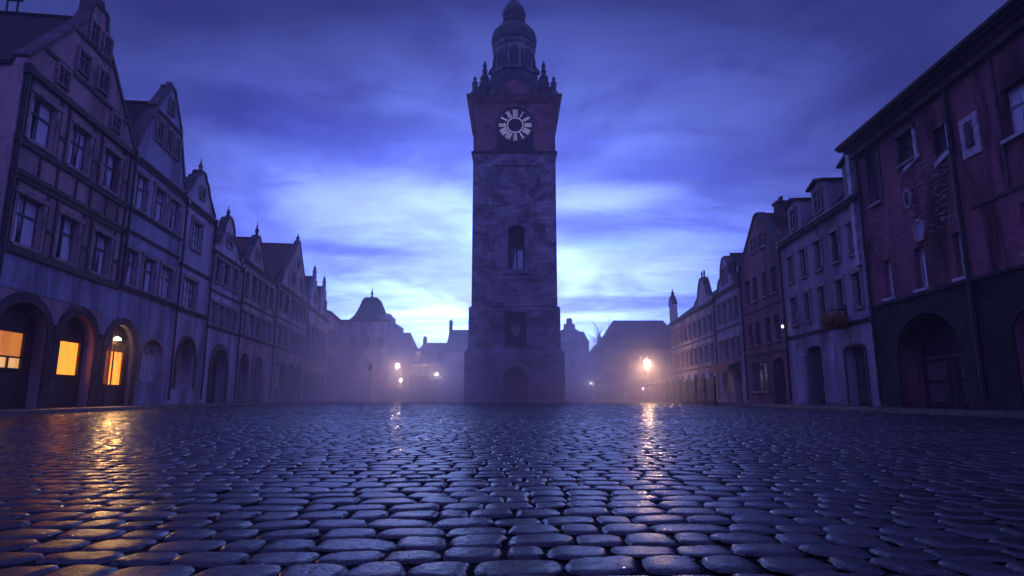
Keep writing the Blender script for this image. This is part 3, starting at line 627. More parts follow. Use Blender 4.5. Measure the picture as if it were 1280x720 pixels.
h.walls(12, ev, g, [(0, ev), (apx, apz - .3), (h.W, ev)]); h.coping(g[1:-1]); h.roof_gable(0, h.W, apx, ev, apz - .5, .38, 12); h.finial(apx, apz + .12, .95, .14, mat=stone_trim); h.gable_win(apx, ev + 1.0, .5, .6)
h.pipe(38.45, .2, z(11.6), x=h.W - .1)
h.pipe(33.8, .2, z(11.6), x=.1)

# 4
h = House('L', 38.65, 45.2, 'fourth left house, pale front with a round-topped gable and one big arched doorway', P_pale, LG, B); X = h.X
for a, b in ((39.4, 40.6), (41.1, 42.3), (43.0, 44.0)): h.win(a, b, z(8.1), z(9.7), 'cross', .22, surround=stone_trim)
for a, b in ((39.4, 40.3), (40.8, 41.7), (42.2, 43.1), (43.6, 44.5)): h.win(a, b, z(5.25), z(6.7), 'cross', .22, gm=G_curtain, surround=stone_trim)
h.arch(40.2, 43.2, z(3.75), 'door', .7, rise=1.5, surround=stone_dark, tw=.4)
h.cornice(z(5.12), .12, h=.16); h.cornice(z(7.5), .1, h=.16); h.cornice(z(10.1), .2)
ev = z(10.1); apx = X(41.6); apz = z(12.9)
g = [(0, ev), (.2, ev + .25), (1.1, ev + .5), (1.5, ev + 1.2), (apx - 1.1, ev + 1.5), (apx - .9, apz - .6), (apx - .5, apz - .1), (apx, apz + .1), (apx + .5, apz - .1), (apx + .9, apz - .6), (apx + 1.1, ev + 1.5), (h.W - 1.5, ev + 1.2), (h.W - 1.1, ev + .5), (h.W - .2, ev + .25), (h.W, ev)]
h.walls(12, ev, g, [(0, ev), (apx, apz - .5), (h.W, ev)]); h.coping(g[1:-1]); h.roof_gable(0, h.W, apx, ev, apz - .4, .38, 12); h.finial(apx, apz + .2, .9, .14)
h.gable_win(apx, ev + 1.2, .9, .8); h.pipe(45, .2, z(9.9), x=h.W - .1)

# 5
h = House('L', 45.25, 55.4, 'fifth left house, salmon front with slim spired gable and two arched doors', P_salmon, LG, B); X = h.X
for a, b in ((45.9, 46.9), (47.8, 49.0), (49.5, 50.6), (51.4, 52.4), (53.1, 54.3)):
    h.win(a, b, z(8.3), z(10.1), 'cross', .2, surround=stone_trim); h.win(a, b, z(5.3), z(7.0), 'cross', .2, gm=G_curtain, surround=stone_trim)
h.arch(45.9, 48.4, z(3.9), 'door', .6, rise=1.2, surround=stone_trim, tw=.3); h.arch(49.8, 52.4, z(3.9), 'door', .6, rise=1.2, surround=stone_trim, tw=.3)
h.cornice(z(5.15), .12, h=.16); h.cornice(z(7.75), .1, h=.16); h.cornice(z(10.9), .25)
ev = z(10.9); apx = X(48.7); apz = z(13.5)
g = [(apx - 2.6, ev), (apx - 1.9, ev + .9), (apx - 1.2, ev + 1.5), (apx - .3, apz), (apx + .3, apz), (apx + 1.2, ev + 1.5), (apx + 1.9, ev + .9), (apx + 2.6, ev)]
h.walls(12, ev, g, [(0, ev), (h.W * .45, ev + 3), (h.W, ev)]); h.coping(g); h.roof_gable(0, h.W, apx + .6, ev, z(13.4), .5, 12, roof_red); h.finial(apx, apz, 1.5, .16); h.gable_win(apx, ev + 1.1, .8, .8)
h.chimney(apx - 2.0, 3.0, ev + .6, z(14.1)); h.pipe(55.2, .2, z(10.6), x=h.W - .12)

# 6
h = House('L', 55.5, 69.8, 'sixth left house, salmon front under the broadest plum-red tiled roof of its row', P_salmon, LG, B); X = h.X
for a, b in ((56.6, 58.1), (58.8, 60.4), (62.0, 63.3), (63.9, 65.2), (65.8, 67.1), (67.7, 69.0)):
    h.win(a, b, z(8.7), z(10.5), 'cross', .2, surround=stone_trim); h.win(a, b, z(5.5), z(7.3), 'cross', .2, gm=G_curtain, surround=stone_trim)
h.win(56.8, 60.8, z(1.3), z(3.6), 'six', .25, surround=dark_trim)
h.arch(62.2, 64.4, z(3.6), 'door', .5, rise=.5); h.arch(65.6, 68.2, z(3.6), 'door', .5, rise=.5)
h.cornice(z(5.2), .15, h=.2); h.cornice(z(8.0), .1, h=.16); h.cornice(z(11.1), .25)
ev = z(11.1); apx = X(63.6); apz = z(16.9)
g = [(1.5, ev), (2.6, ev + 1.4), (apx - .4, apz - .2), (apx - .3, apz), (apx + .3, apz), (apx + .4, apz - .2), (h.W - 1.2, ev + 1.2), (h.W - .1, ev)]
h.walls(13, ev, g, [(0, ev), (apx, apz - .5), (h.W, ev)]); h.coping(g); h.roof_gable(0, h.W, apx, ev, apz - .4, .38, 13, roof_red); h.finial(apx, apz + .1, 1.0, .2)
for dx in (-1.8, 1.8): h.gable_win(apx + dx, ev + 1.5, 1.0, 1.3)
h.gable_win(apx, ev + 3.4, .8, 1.1); h.pipe(69.6, .2, z(10.8), x=h.W - .12)

# 7, 8
h = House('L', 69.9, 84.4, 'seventh left house, misty mauve front with two stepped gables', P_lilac, LG, B); X = h.X
for i in range(6):
    a = 70.9 + i * 2.25; h.win(a, a + 1.4, z(5.0), z(9.0), 'six', .2, gm=G_curtain, surround=stone_trim)
for i in range(4):
    a = 71.2 + i * 3.3; h.arch(a, a + 2.2, z(3.4), 'door', .5, rise=.9)
h.cornice(z(4.6), .15, h=.2); h.cornice(z(11.0), .25)
ev = z(11.0)
gs = []
for cx in (h.W * .27, h.W * .75):
    gs.append([(cx - 2.9, ev), (cx - 2.9, ev + 1.2), (cx - 2.0, ev + 1.2), (cx - 2.0, ev + 2.5), (cx - 1.1, ev + 2.5), (cx - 1.1, ev + 3.8), (cx - .35, ev + 3.8), (cx - .35, ev + 4.8), (cx + .35, ev + 4.8), (cx + .35, ev + 3.8), (cx + 1.1, ev + 3.8), (cx + 1.1, ev + 2.5), (cx + 2.0, ev + 2.5), (cx + 2.0, ev + 1.2), (cx + 2.9, ev + 1.2), (cx + 2.9, ev)])
h.walls(13, ev, gs[0], None)
MB().prism(gs[1], 0, .38).obj('gable', h.wm, h.root)
for cx in (h.W * .27, h.W * .75): h.roof_gable(cx - 3.3, cx + 3.3, cx, ev, ev + 4.0, .38, 9); h.finial(cx, ev + 4.8, 1.1, .2); h.gable_win(cx, ev + 1.6, .9, 1.2)
h.roof_eaves(ev, ev + 3.6, 6, 13, .2)
h = House('L', 84.5, 98.5, 'eighth and farthest left house, fading mauve front with plain tiled roof', P_lilac, LG, B); X = h.X
for i in range(6):
    a = 85.4 + i * 2.15; h.win(a, a + 1.3, z(7.4), z(9.9), 'cross', .2, surround=stone_trim); h.win(a, a + 1.3, z(4.6), z(6.6), 'cross', .2, surround=stone_trim)
for i in range(3):
    a = 86.0 + i * 4.2; h.arch(a, a + 2.6, z(3.4), 'door', .5, rise=.9)
h.cornice(z(4.3), .15, h=.2); h.cornice(z(12.4), .3); h.walls(13, z(12.4)); h.roof_eaves(z(12.4), z(15.6), 6, 13, .3)
ev = z(12.4)

# ------------------------------------------------------------------ right row
RG = 'plastered houses along the right side of the square'
# R1
h = House('R', 10.5, 26.2, 'nearest right house, plum plaster with scratched scrollwork above a dark stone ground floor', P_sgraf, RG, B); X = h.X
for a, b in ((24.45, 25.0), (22.2, 22.85), (19.95, 20.6)): h.win(a, b, z(4.55), z(6.15), 'plain', .28, fm=white_m, gm=G_curtain, sillm=white_m)
for a, b in ((16.3, 17.6), (12.9, 14.2)): h.win(a, b, z(8.3), z(9.9), 'cross', .32, fm=white_m, gm=G_curtain, sillm=white_m)
for a, b in ((16.3, 17.5), (12.9, 14.2)): h.win(a, b, z(4.75), z(6.25), 'cross', .32, fm=frame_m, gm=G_dark)
w = h.win(24.5, 25.35, z(8.7), z(11.1), 'cross', .2, gm=G_dark, fm=frame_m, surround=dark_trim)
h.win(22.05, 23.0, z(9.6), z(10.75), 'cross', .25, fm=frame_m, gm=G_dark, surround=dark_trim)
h.win(20.2, 20.85, z(9.1), z(10.1), 'plain', .25, fm=frame_m, gm=G_dark, sill=False)
h.arch(20.75, 24.6, z(3.65), 'door', .9, rise=1.6, surround=None, fm=stone_base, label='wide black gateway')
h.arch(16.2, 18.4, z(3.2), 'door', .6, rise=.7, surround=None); h.arch(12.2, 14.6, z(3.2), 'door', .6, rise=.7, surround=None)
# dark stone ground floor, its own skin in front of the plaster
dk = MB(); facade(dk, 0, h.W, 0, z(4.32), [(*h.span(20.75, 24.6), 0, z(3.65), .06, 1.6), (*h.span(16.2, 18.4), 0, z(3.2), .06, .7), (*h.span(12.2, 14.6), 0, z(3.2), .06, .7)])
dk.box(0, h.W, -.1, -.003, z(4.3), z(4.42)); dk.obj('stone_ground_floor', stone_base, h.root, (0, -.06, 0))
# broken white frames, niche, cartouches
nm = MB(); xa, xb = h.span(18.6, 19.45)
nm.box(xa, xa + .2, -.07, -.003, z(8.4), z(9.8)).box(xb - .2, xb, -.07, -.003, z(8.4), z(9.8)).box(xa + .2, xb - .2, -.07, -.003, z(8.4), z(8.7)).box(xa + .2, xb - .2, -.07, -.003, z(9.6), z(9.8)).obj('niche_surround', white_m, h.root)
MB().box(xa + .2, xb - .2, -.025, -.003, z(8.7), z(9.6)).obj('niche_back', P_blue, h.root)
def figure(x, z0, hgt, parent, mat, y=-.09):
    return MB().lathe([(hgt * .17, 0), (hgt * .2, hgt * .05), (hgt * .13, hgt * .3), (hgt * .16, hgt * .55), (hgt * .19, hgt * .72), (hgt * .07, hgt * .82), (hgt * .10, hgt * .88), (hgt * .09, hgt * .96), (.01, hgt)], x, y, 10, squash=.6).obj('statue', mat, parent, (0, 0, z0), smooth=True)
for Y0_, z0_, hh_ in ((22.0, 9.6, 1.1), (20.15, 9.1, 1.0)):      # what is left of two carved white window frames
    x_ = X(Y0_); pr = [(x_ + .02, z(z0_)), (x_ + .02, z(z0_ + hh_ * .9)), (x_ + .10, z(z0_ + hh_ * 1.05)), (x_ + .2, z(z0_ + hh_ * .8)), (x_ + .16, z(z0_ + .25)), (x_ + .25, z(z0_ - .12)), (x_ - .75, z(z0_ - .38)), (x_ - .8, z(z0_ - .22)), (x_ - .3, z(z0_ - .05))]
    MB().prism(pr, -.07, -.004).obj('carved_frame', white_m, h.root)
figure((xa + xb) / 2, z(8.72), .82, h.root, dark_trim)
def oframe(Y, zc, rx, rz, broken=0, mat=white_m, inner=dark_trim):
    xc = X(Y); m_ = MB(); n = 16
    for i in range(n):
        if broken and i % 16 in (3, 4, 5, 6, 7, 8): continue
        a0, a1 = 2 * math.pi * i / n, 2 * math.pi * (i + 1) / n; k = 1.28 + .12 * math.sin(i * 2.1)
        m_.prism([(xc + rx * math.cos(a0), z(zc) + rz * math.sin(a0)), (xc + rx * math.cos(a1), z(zc) + rz * math.sin(a1)), (xc + rx * k * math.cos(a1), z(zc) + rz * k * math.sin(a1)), (xc + rx * k * math.cos(a0), z(zc) + rz * k * math.sin(a0))], -.08, -.003)
    o = m_.obj('cartouche', mat, h.root)
    MB().prism([(xc + rx * math.cos(2 * math.pi * i / n), z(zc) + rz * math.sin(2 * math.pi * i / n)) for i in range(n)], -.03, -.004).obj('cartouche_field', inner, o)
oframe(22.75, 8.15, .18, .3, 0, P_salmon); oframe(22.25, 6.75, .28, .34, 0, P_salmon, P_blue)
# plaster ridges of the damaged relief
rl = MB(); rnd = random.Random(5)
for i in range(40):
    Y = rnd.uniform(20.2, 24.9); zc = rnd.uniform(6.5, 9.2); x = X(Y); pts = []
    a = rnd.uniform(0, 6.28)
    for k in range(6): pts.append((x, -.02, z(zc))); x += .09 * math.cos(a); zc += .11 * math.sin(a); a += rnd.uniform(-.9, 1.3)
    rl.tube(pts, .011, 4)
rl.obj('scroll_relief', P_salmon, h.root)['kind'] = 'stuff'
ln = MB(); 
ln.box(*h.span(11, 19.4), -.06, -.003, z(6.68), z(6.8)); ln.box(X(17.8), X(17.7), -.05, -.003, z(6.81), z(11.4)); ln.box(*h.span(20.2, 21.3), -.05, -.003, z(8.3), z(8.36))
ln.obj('string_course', dark_trim, h.root)
h.pipe(19.85, .2, z(11.4), r=.075); h.pipe(26.0, .2, z(11.5), x=.2)
# overhanging eaves and roof
ev = z(11.55); h.walls(12, ev)
MB().box(-.1, h.W + .1, -.28, -.003, ev - .35, ev - .1).box(-.1, h.W + .1, -.5, -.003, ev - .1 + .002, ev).obj('cornice', dark_trim, h.root)
raf = MB()
for i in range(int(h.W / .55)): raf.box(.2 + i * .55, .32 + i * .55, -.62, -.3, ev + .003, ev + .12)
raf.obj('rafter_ends', timber, h.root); h.roof_eaves(ev + .3, ev + 4.4, 6, 12, .75, lift=.12)
MB().tube([(-.1, -.8, ev + .15), (h.W + .1, -.8, ev + .15)], .09, 8).obj('gutter', metal_d, h.root)

# R2
h = House('R', 26.25, 35.6, 'second right house, pale mauve front with three dormers and dark narrow windows', P_lilac, RG, B); X = h.X
for Y in (34.3, 32.55, 30.75, 28.85, 27.2):
    h.win(Y - .33, Y + .33, z(7.0), z(8.5), 'cross', .22, surround=stone_trim); h.win(Y - .33, Y + .33, z(4.55), z(6.1), 'cross', .22, surround=stone_trim)
h.arch(31.4, 33.1, z(3.2), 'door', .45, rise=.25, surround=None, label='dark doorway in a pale shop front'); h.arch(27.1, 28.9, z(2.85), 'door', .45, rise=.15, surround=dark_trim, tw=.12)
h.cornice(z(3.98), .12, h=.18); h.cornice(z(9.6), .3, mat=stone_trim); ev = z(9.6); h.walls(12, ev)
h.roof_eaves(ev, z(12.6), 3.0, 12, .25)
for i, Y in enumerate((27.2, 30.7, 33.9)):
    x = X(Y); d_ = MB(); hw_ = .85; zt = z(11.5)
    d_.prism([(x - hw_, ev + .1), (x + hw_, ev + .1), (x + hw_, zt), (x, zt + .25), (x - hw_, zt)], .25, 2.8); dm = d_.obj('dormer', P_lilac, h.root)
    MB().prism([(x - hw_ - .15, zt), (x, zt + .27), (x + hw_ + .15, zt), (x + hw_ + .15, zt + .12), (x, zt + .42), (x - hw_ - .15, zt + .12)], .05, 2.9).obj('dormer_roof', roof_m, dm)
    fr, pa = win_meshes(.8, 1.2, 'cross', frame_m, G_dark); wo_ = link('window', fr, dm, (x, .19, zt - .85)); link('pane', pa, wo_)
# pale shop-front board with scattered white ornament
for q in ((33.2, 34.6), (29.9, 31.3)): MB().box(*h.span(*q), -.05, -.003, .1, z(3.2)).obj('shop_panel', P_pale, h.root)
orn = MB(); rnd = random.Random(3)
for i in range(70):
    Y = rnd.choice([rnd.uniform(33.25, 33.6), rnd.uniform(30.3, 31.25), rnd.uniform(33.2, 34.5)]); zc = rnd.uniform(.6, 3.1)
    if Y > 33.6: zc = rnd.uniform(2.6, 3.1)
    x = X(Y); q = rnd.uniform(.02, .06); orn.prism([(x - q, z(zc)), (x, z(zc) - q), (x + q * .7, z(zc)), (x, z(zc) + q * 1.4)], -.07, -.052)
orn.obj('ornament', white_m, h.root)
h.pipe(35.4, .2, z(9.3), x=.15)
MB().box(h.W - .62, h.W - .3, -.16, -.003, z(6.5), z(11.9)).box(h.W - .66, h.W - .26, -.2, -.003, z(6.35), z(6.5) - .002).obj('corner_pilaster', zinc, h.root)

# R3
h = House('R', 35.7, 43.1, 'third right house, dark brick-red front with a plain steep gable', P_brick, RG, B); X = h.X
for Y in (37.0, 38.6, 40.4, 41.9): h.win(Y - .42, Y + .42, z(6.9), z(8.5), 'cross', .22); h.win(Y - .42, Y + .42, z(3.95), z(5.5), 'cross', .22)
h.arch(36.4, 38.2, z(2.9), 'door', .4, rise=.4, surround=None); h.win(39.0, 42.2, z(.9), z(2.8), 'six', .25)
h.cornice(z(3.4), .12, h=.18); h.cornice(z(6.3), .08, h=.14); ev = z(9.7); apx = X(39.2); apz = z(12.5)
g = [(0, ev), (apx - .3, apz), (apx + .3, apz), (h.W, ev)]; h.walls(12, ev, g, g); h.coping(g); h.roof_gable(0, h.W, apx, ev, apz - .1, .38, 12, roof_red)
h.chimney(apx + 1.2, 1.2, apz - 1.4, apz + .35); h.gable_win(apx - .8, ev + .9, .7, .9); h.gable_win(apx + .8, ev + .9, .7, .9); h.pipe(42.9, .2, z(9.5), x=.12)

# R4
h = House('R', 43.3, 50.1, 'fourth right house, whitish front with a small curved gable and red awning', P_pale, RG, B); X = h.X
for i in range(4):
    a = 44.1 + i * 1.5; h.win(a, a + .85, z(6.4), z(7.9), 'cross', .2, surround=stone_trim); h.win(a, a + .85, z(3.5), z(4.9), 'cross', .2, surround=stone_trim)
h.arch(44.4, 46.0, z(2.4), 'door', .4, rise=.3, surround=None); h.win(46.8, 49.2, z(.9), z(2.4), 'six', .25)
h.cornice(z(5.9), .1, h=.16); h.cornice(z(8.8), .22); ev = z(8.8); apx = X(46.9); apz = z(11.3)
g = [(apx - 2.3, ev), (apx - 1.8, ev + .8), (apx - 1.1, ev + 1.1), (apx - .9, apz - .6), (apx - .4, apz), (apx + .4, apz), (apx + .9, apz - .6), (apx + 1.1, ev + 1.1), (apx + 1.8, ev + .8), (apx + 2.3, ev)]
h.walls(12, ev, g, [(0, ev), (apx, apz), (h.W, ev)]); h.coping(g); h.roof_gable(0, h.W, apx, ev, apz + .2, .5, 12); h.gable_win(apx, ev + 1.1, 1.0, 1.1)
aw = MB(); x0, x1 = h.span(44.2, 49.6); aw.poly([(x0, 0, z(3.2)), (x1, 0, z(3.2)), (x1, -1.0, z(2.75)), (x0, -1.0, z(2.75))]); aw.poly([(x0, -1.0, z(2.75)), (x1, -1.0, z(2.75)), (x1, -1.0, z(2.45)), (x0, -1.0, z(2.45))]); aw.obj('awning', material('awning_cloth', (.45, .12, .12), rough=.8), h.root, (0, -.01, 0))
h.pipe(49.9, .2, z(8.6), x=.12)

# R5
h = House('R', 50.3, 68.2, 'fifth and longest right house, misty pale front with a low curved central gable', P_pale, RG, B); X = h.X
for i in range(9):
    a = 51.2 + i * 1.85; h.win(a, a + 1.0, z(6.1), z(7.5), 'cross', .2, surround=stone_trim); h.win(a, a + 1.0, z(3.6), z(5.0), 'cross', .2, surround=stone_trim)
for i in range(6):
    a = 51.4 + i * 2.75; h.arch(a, a + 1.9, z(2.7), 'door', .5, rise=.9, surround=None)
h.cornice(z(3.2), .12, h=.18); h.cornice(z(5.7), .08, h=.14); h.cornice(z(8.6), .25); ev = z(8.6)
cx = X(54.0); g = [(cx - 3.2, ev), (cx - 2.6, ev + .5), (cx - 1.6, ev + .8), (cx - 1.0, ev + 1.8), (cx - .5, ev + 2.4), (cx + .5, ev + 2.4), (cx + 1.0, ev + 1.8), (cx + 1.6, ev + .8), (cx + 2.6, ev + .5), (cx + 3.2, ev)]
h.walls(12, ev, g); h.coping(g); h.roof_eaves(ev, z(11.2), 3.4, 12, .25)
for dx in (-.35, .45): figure(cx + dx, ev + 2.45, .8, h.root, dark_trim, y=.18)
g2 = [(.05, ev), (.05, z(10.6)), (.5, z(11.2)), (1.0, z(11.5)), (1.5, z(11.2)), (2.0, z(10.6)), (2.4, ev)]
gg = MB().prism(g2, -.05, .4).obj('gable', P_pale, h.root); h.coping(g2[1:-1], y0=-.12); h.finial(1.0, z(11.6), 1.0, .2)

# ------------------------------------------------------------------ clock tower
TX, TY = .25, 62.0
T = thing('clock_tower', 'tall stone clock tower with red clock storey and dark onion dome in the square', 'tower', (TX, TY + 4.5, 0))
def tb(name, mat, mb, parent=T, loc=(0, 0, 0), **k): return mb.obj(name, mat, parent, loc, **k)
# local: y from -4.6 (front) to +4.6
def frust(mb, r0, z0, r1, z1):
    b = len(mb.v); mb.v += [(-r0, -r0, z0), (r0, -r0, z0), (r0, r0, z0), (-r0, r0, z0), (-r1, -r1, z1), (r1, -r1, z1), (r1, r1, z1), (-r1, r1, z1)]
    mb.f += [tuple(b + i for i in q) for q in ((0, 3, 2, 1), (4, 5, 6, 7), (0, 1, 5, 4), (1, 2, 6, 5), (2, 3, 7, 6), (3, 0, 4, 7))]; return mb
def tfacade(name, w, z0, z1, ops, yf, mat, back=True, d0=0):
    mb = MB(); facade(mb, -w, w, z0, z1, ops); mb.v = [(x, y + yf, z_) for x, y, z_ in mb.v]
    for sx_ in (-1, 1): mb.poly([(sx_ * w, yf, z0), (sx_ * w, -yf, z0), (sx_ * w, -yf, z1), (sx_ * w, yf, z1)])
    mb.poly([(-w, -yf, z0), (w, -yf, z0), (w, -yf, z1), (-w, -yf, z1)]); mb.poly([(-w, yf, z1), (w, yf, z1), (w, -yf, z1), (-w, -yf, z1)])
    return tb(name, mat, mb)
tfacade('plinth', 5.05, 0, 4.7, [(-1.15, 1.35, 0, 3.6, .7, 1.2)], -5.05, T_stone)
frust(MB(), 5.12, 4.7, 4.85, 5.3).obj('plinth_cap', T_stone, T)
dr = MB().prism([(-1.15, 0)] + arc_pts(-1.15, 1.35, 3.6, 1.2) + [(1.35, 0)], -4.4, -4.3).obj('door', door_m, T)
dp = MB().box(.07, .13, -4.46, -4.402, .1, 2.4)
for x in (-.55, .75):
    for a, b in ((.25, 1.1), (1.3, 2.3)): dp.box(x - .4, x + .4, -4.45, -4.402, a, b)
dp.obj('door_panelling', dark_trim, dr)
ds = MB(); inn = arc_pts(-1.15, 1.35, 3.6, 1.2); out = arc_pts(-1.55, 1.75, 4.0, 1.6)
for i in range(10): ds.prism([inn[i], inn[i + 1], out[i + 1], out[i]], -5.16, -5.052)
ds.box(-1.55, -1.15, -5.16, -5.052, 0, 2.4).box(1.35, 1.75, -5.16, -5.052, 0, 2.4).obj('arch_surround', stone_trim, T)
tfacade('lower_shaft', 4.65, 5.3, 9.4, [], -4.65, T_stone); frust(MB(), 4.72, 9.4, 4.6, 9.7).obj('string_course', T_stone, T)
sh = tfacade('shaft', 4.35, 9.7, 26.3, [(-.7, 1.1, 13.7, 18.4, .8, .6)], -4.5, T_stone)
# corner lesenes and the sunken middle field
le = MB()
for a, b in ((-4.42, -2.35), (2.35, 4.42)): le.box(a, b, -4.72, -4.503, 9.72, 25.6)
le.box(-2.34, 2.34, -4.69, -4.503, 25.0, 25.6)  .box(-2.34, 2.34, -4.69, -4.503, 9.72, 10.4)
for a, b in ((-4.7, -2.5), (2.5, 4.7)): le.box(a, b, -4.75, -4.653, 5.32, 9.38)
le.obj('corner_lesenes', T_stone, T)
tw = MB().box(-.7, -.62, -3.85, -3.75, 13.7, 18).box(1.02, 1.1, -3.85, -3.75, 13.7, 18).box(-.62, 1.02, -3.85, -3.75, 15.9, 16.0).box(.17, .23, -3.85, -3.75, 13.7, 18).obj('window', frame_m, T)
MB().prism([(-.7, 13.7)] + arc_pts(-.7, 1.1, 18.4, .6) + [(1.1, 13.7)], -3.73, -3.7).obj('pane', T_dark, tw)
MB().poly([(-.3, -3.79, 13.75), (.9, -3.79, 13.75), (.9, -3.79, 15.8), (-.3, -3.79, 15.8)]).obj('curtain', glass_mat('curtain_behind_glass', (.62, .62, .72), 1.0), tw)
ws = MB().box(-1.05, -.71, -4.68, -4.503, 13.4, 17.9).box(1.11, 1.45, -4.68, -4.503, 13.4, 17.9).box(-1.2, 1.6, -4.78, -4.503, 13.1, 13.38)
inn = arc_pts(-.71, 1.11, 18.41, .6); out = arc_pts(-1.05, 1.45, 18.8, .9)
for i in range(10): ws.prism([inn[i], inn[i + 1], out[i + 1], out[i]], -4.68, -4.503)
ws.obj('surround', T_stone, tw)
# framed coat-of-arms tablet above the door
tabx = .1; tbm = MB().box(tabx - 1.1, tabx + 1.1, -4.78, -4.653, 5.6, 9.0).obj('tablet', T_dark, T)
MB().box(tabx - 1.35, tabx - 1.1, -4.86, -4.653, 5.5, 9.1).box(tabx + 1.1, tabx + 1.35, -4.86, -4.653, 5.5, 9.1).box(tabx - 1.45, tabx + 1.45, -4.92, -4.653, 9.1, 9.35).box(tabx - 1.45, tabx + 1.45, -4.95, -4.653, 5.35, 5.5).prism([(tabx - .5, 7.9), (tabx + .5, 7.9), (tabx + .45, 6.9), (tabx, 6.3), (tabx - .45, 6.9)], -4.85, -4.78).obj('surround', T_stone, tbm)
# clock storey
cs = tfacade('clock_storey', 4.42, 26.6, 32.0, [], -4.6, T_red); frust(MB(), 4.5, 26.3, 4.66, 26.6).obj('string_course', dark_trim, T)
frust(frust(MB(), 4.45, 31.9, 4.6, 32.3), 4.75, 32.302, 5.1, 32.8).obj('cornice', T_red, T)
dpn = MB().prism([(-1.85, 26.61), (-1.85, 29.9)] + arc_pts(-1.85, 2.05, 31.75, 1.85) + [(2.05, 29.9), (2.05, 26.61)], -4.68, -4.423).obj('clock_panel', T_dark, T)
MB().prism([(-1.6, 33.0), (1.8, 33.0), (1.0, 34.4), (.1, 34.9), (-.8, 34.4)], -4.9, -4.5).obj('pediment', T_red, T)
frust(MB(), 5.2, 32.802, 5.2, 33.0).obj('cornice_slab', dark_trim, T)
DC = (.1, 29.55); DR = 1.78
ring = MB(); n = 48
def annulus(mb, r0, r1, y0, y1):
    for i in range(n):
        a0, a1 = 2 * math.pi * i / n, 2 * math.pi * (i + 1) / n
        mb.prism([(DC[0] + r0 * math.cos(a0), DC[1] + r0 * math.sin(a0)), (DC[0] + r0 * math.cos(a1), DC[1] + r0 * math.sin(a1)), (DC[0] + r1 * math.cos(a1), DC[1] + r1 * math.sin(a1)), (DC[0] + r1 * math.cos(a0), DC[1] + r1 * math.sin(a0))], y0, y1)
annulus(ring, .80, .89, -4.76, -4.69)
dial = ring.obj('clock_dial', dial_m, T)
rim = MB(); annulus(rim, DR + .02, DR + .07, -4.74, -4.685); rim.obj('dial_rim', stone_trim, dial)
MB().prism([(DC[0] + .79 * math.cos(2 * math.pi * i / 24), DC[1] + .79 * math.sin(2 * math.pi * i / 24)) for i in range(24)], -4.72, -4.69).obj('dial_centre', T_dark, dial)
nums = ['XII', 'I', 'II', 'III', 'IIII', 'V', 'VI', 'VII', 'VIII', 'IX', 'X', 'XI']
nu = MB()
for i, s_ in enumerate(nums):
    th = R(90 - i * 30); wch = {'I': .15, 'V': .27, 'X': .27}; tw_ = sum(wch[c] for c in s_); u = -tw_ / 2; h0, h1 = 1.0, 1.76
    def seg(u0, r0, u1, r1, t=.036):
        def P(uu, rr): return (DC[0] + rr * math.cos(th) + uu * math.sin(th), DC[1] + rr * math.sin(th) - uu * math.cos(th))
        nu.prism([P(u0 - t, r0), P(u0 + t, r0), P(u1 + t, r1), P(u1 - t, r1)], -4.76, -4.69)
    for c in s_:
        if c == 'I': seg(u + .075, h0, u + .075, h1)
        elif c == 'V': seg(u + .135, h0, u + .04, h1); seg(u + .135, h0, u + .23, h1, .03)
        else: seg(u + .04, h0, u + .23, h1, .03); seg(u + .23, h0, u + .04, h1)
        u += wch[c]
nu.obj('numerals', dial_m, dial)
hd = MB()
def hand(deg, l, w):
    a = R(90 - deg); c_, s_ = math.cos(a), math.sin(a); P = lambda u, r: (DC[0] + r * c_ + u * s_, DC[1] + r * s_ - u * c_)
    hd.prism([P(-w, -.15), P(w, -.15), P(w * .4, l), P(-w * .4, l)], -4.80, -4.765)
hand(165, .62, .05); hand(40, .75, .035); hd.obj('clock_hands', dark_trim, dial)
# baroque top
o8 = math.pi / 8
MB().lathe([(4.6, 33.0), (4.4, 33.6), (3.9, 34.3), (3.4, 35.2), (3.3, 36.2), (3.0, 37.0), (2.8, 37.6)], 0, 0, 8, o8).obj('dome_skirt', copper, T)
bel = MB().lathe([(3.0, 37.6), (3.0, 37.8), (2.45, 37.9), (2.4, 41.0), (2.65, 41.2), (2.8, 41.45), (2.6, 41.6)], 0, 0, 8, o8).obj('belfry', T_stone, T)
for k in range(8):
    a = k * math.pi / 4; w = .55; m_ = MB().prism([(-w, 0)] + arc_pts(-w, w, 2.5, .55) + [(w, 0)], -.03, .06)
    o = m_.obj('belfry_opening', T_dark, bel); rr = 2.42 * math.cos(o8); o.location = (rr * math.sin(a), -rr * math.cos(a), 38.1); o.rotation_euler = (0, 0, a)
    s_ = MB().prism([(0, 0), (.9, 0), (.75, .5), (.35, 1.1), (.25, 2.2), (0, 2.9)], -.14, .14).obj('scroll_buttress', copper, T)
    a2 = a + o8; s_.location = (2.38 * math.cos(a2), 2.38 * math.sin(a2), 37.5); s_.rotation_euler = (0, 0, a2)
MB().lathe([(2.6, 41.6), (2.72, 42.1), (2.7, 42.8), (2.45, 43.4), (2.0, 43.9), (1.55, 44.3), (1.25, 44.7), (1.4, 44.85)], 0, 0, 16, o8).obj('onion_dome', copper, T, smooth=False)
MB().lathe([(1.4, 44.85), (1.4, 45.0), (1.15, 45.1), (1.15, 45.3), (1.4, 45.7), (1.42, 46.1), (1.2, 46.7), (.8, 47.3), (.5, 47.8), (.36, 48.5), (.3, 49.4), (.22, 50.5)], 0, 0, 16).obj('upper_bulb', copper, T)
MB().lathe([(.22, 50.5), (.4, 50.8), (.4, 51.1), (.1, 51.4), (.04, 54)], 0, 0, 10).obj('spire', copper, T)
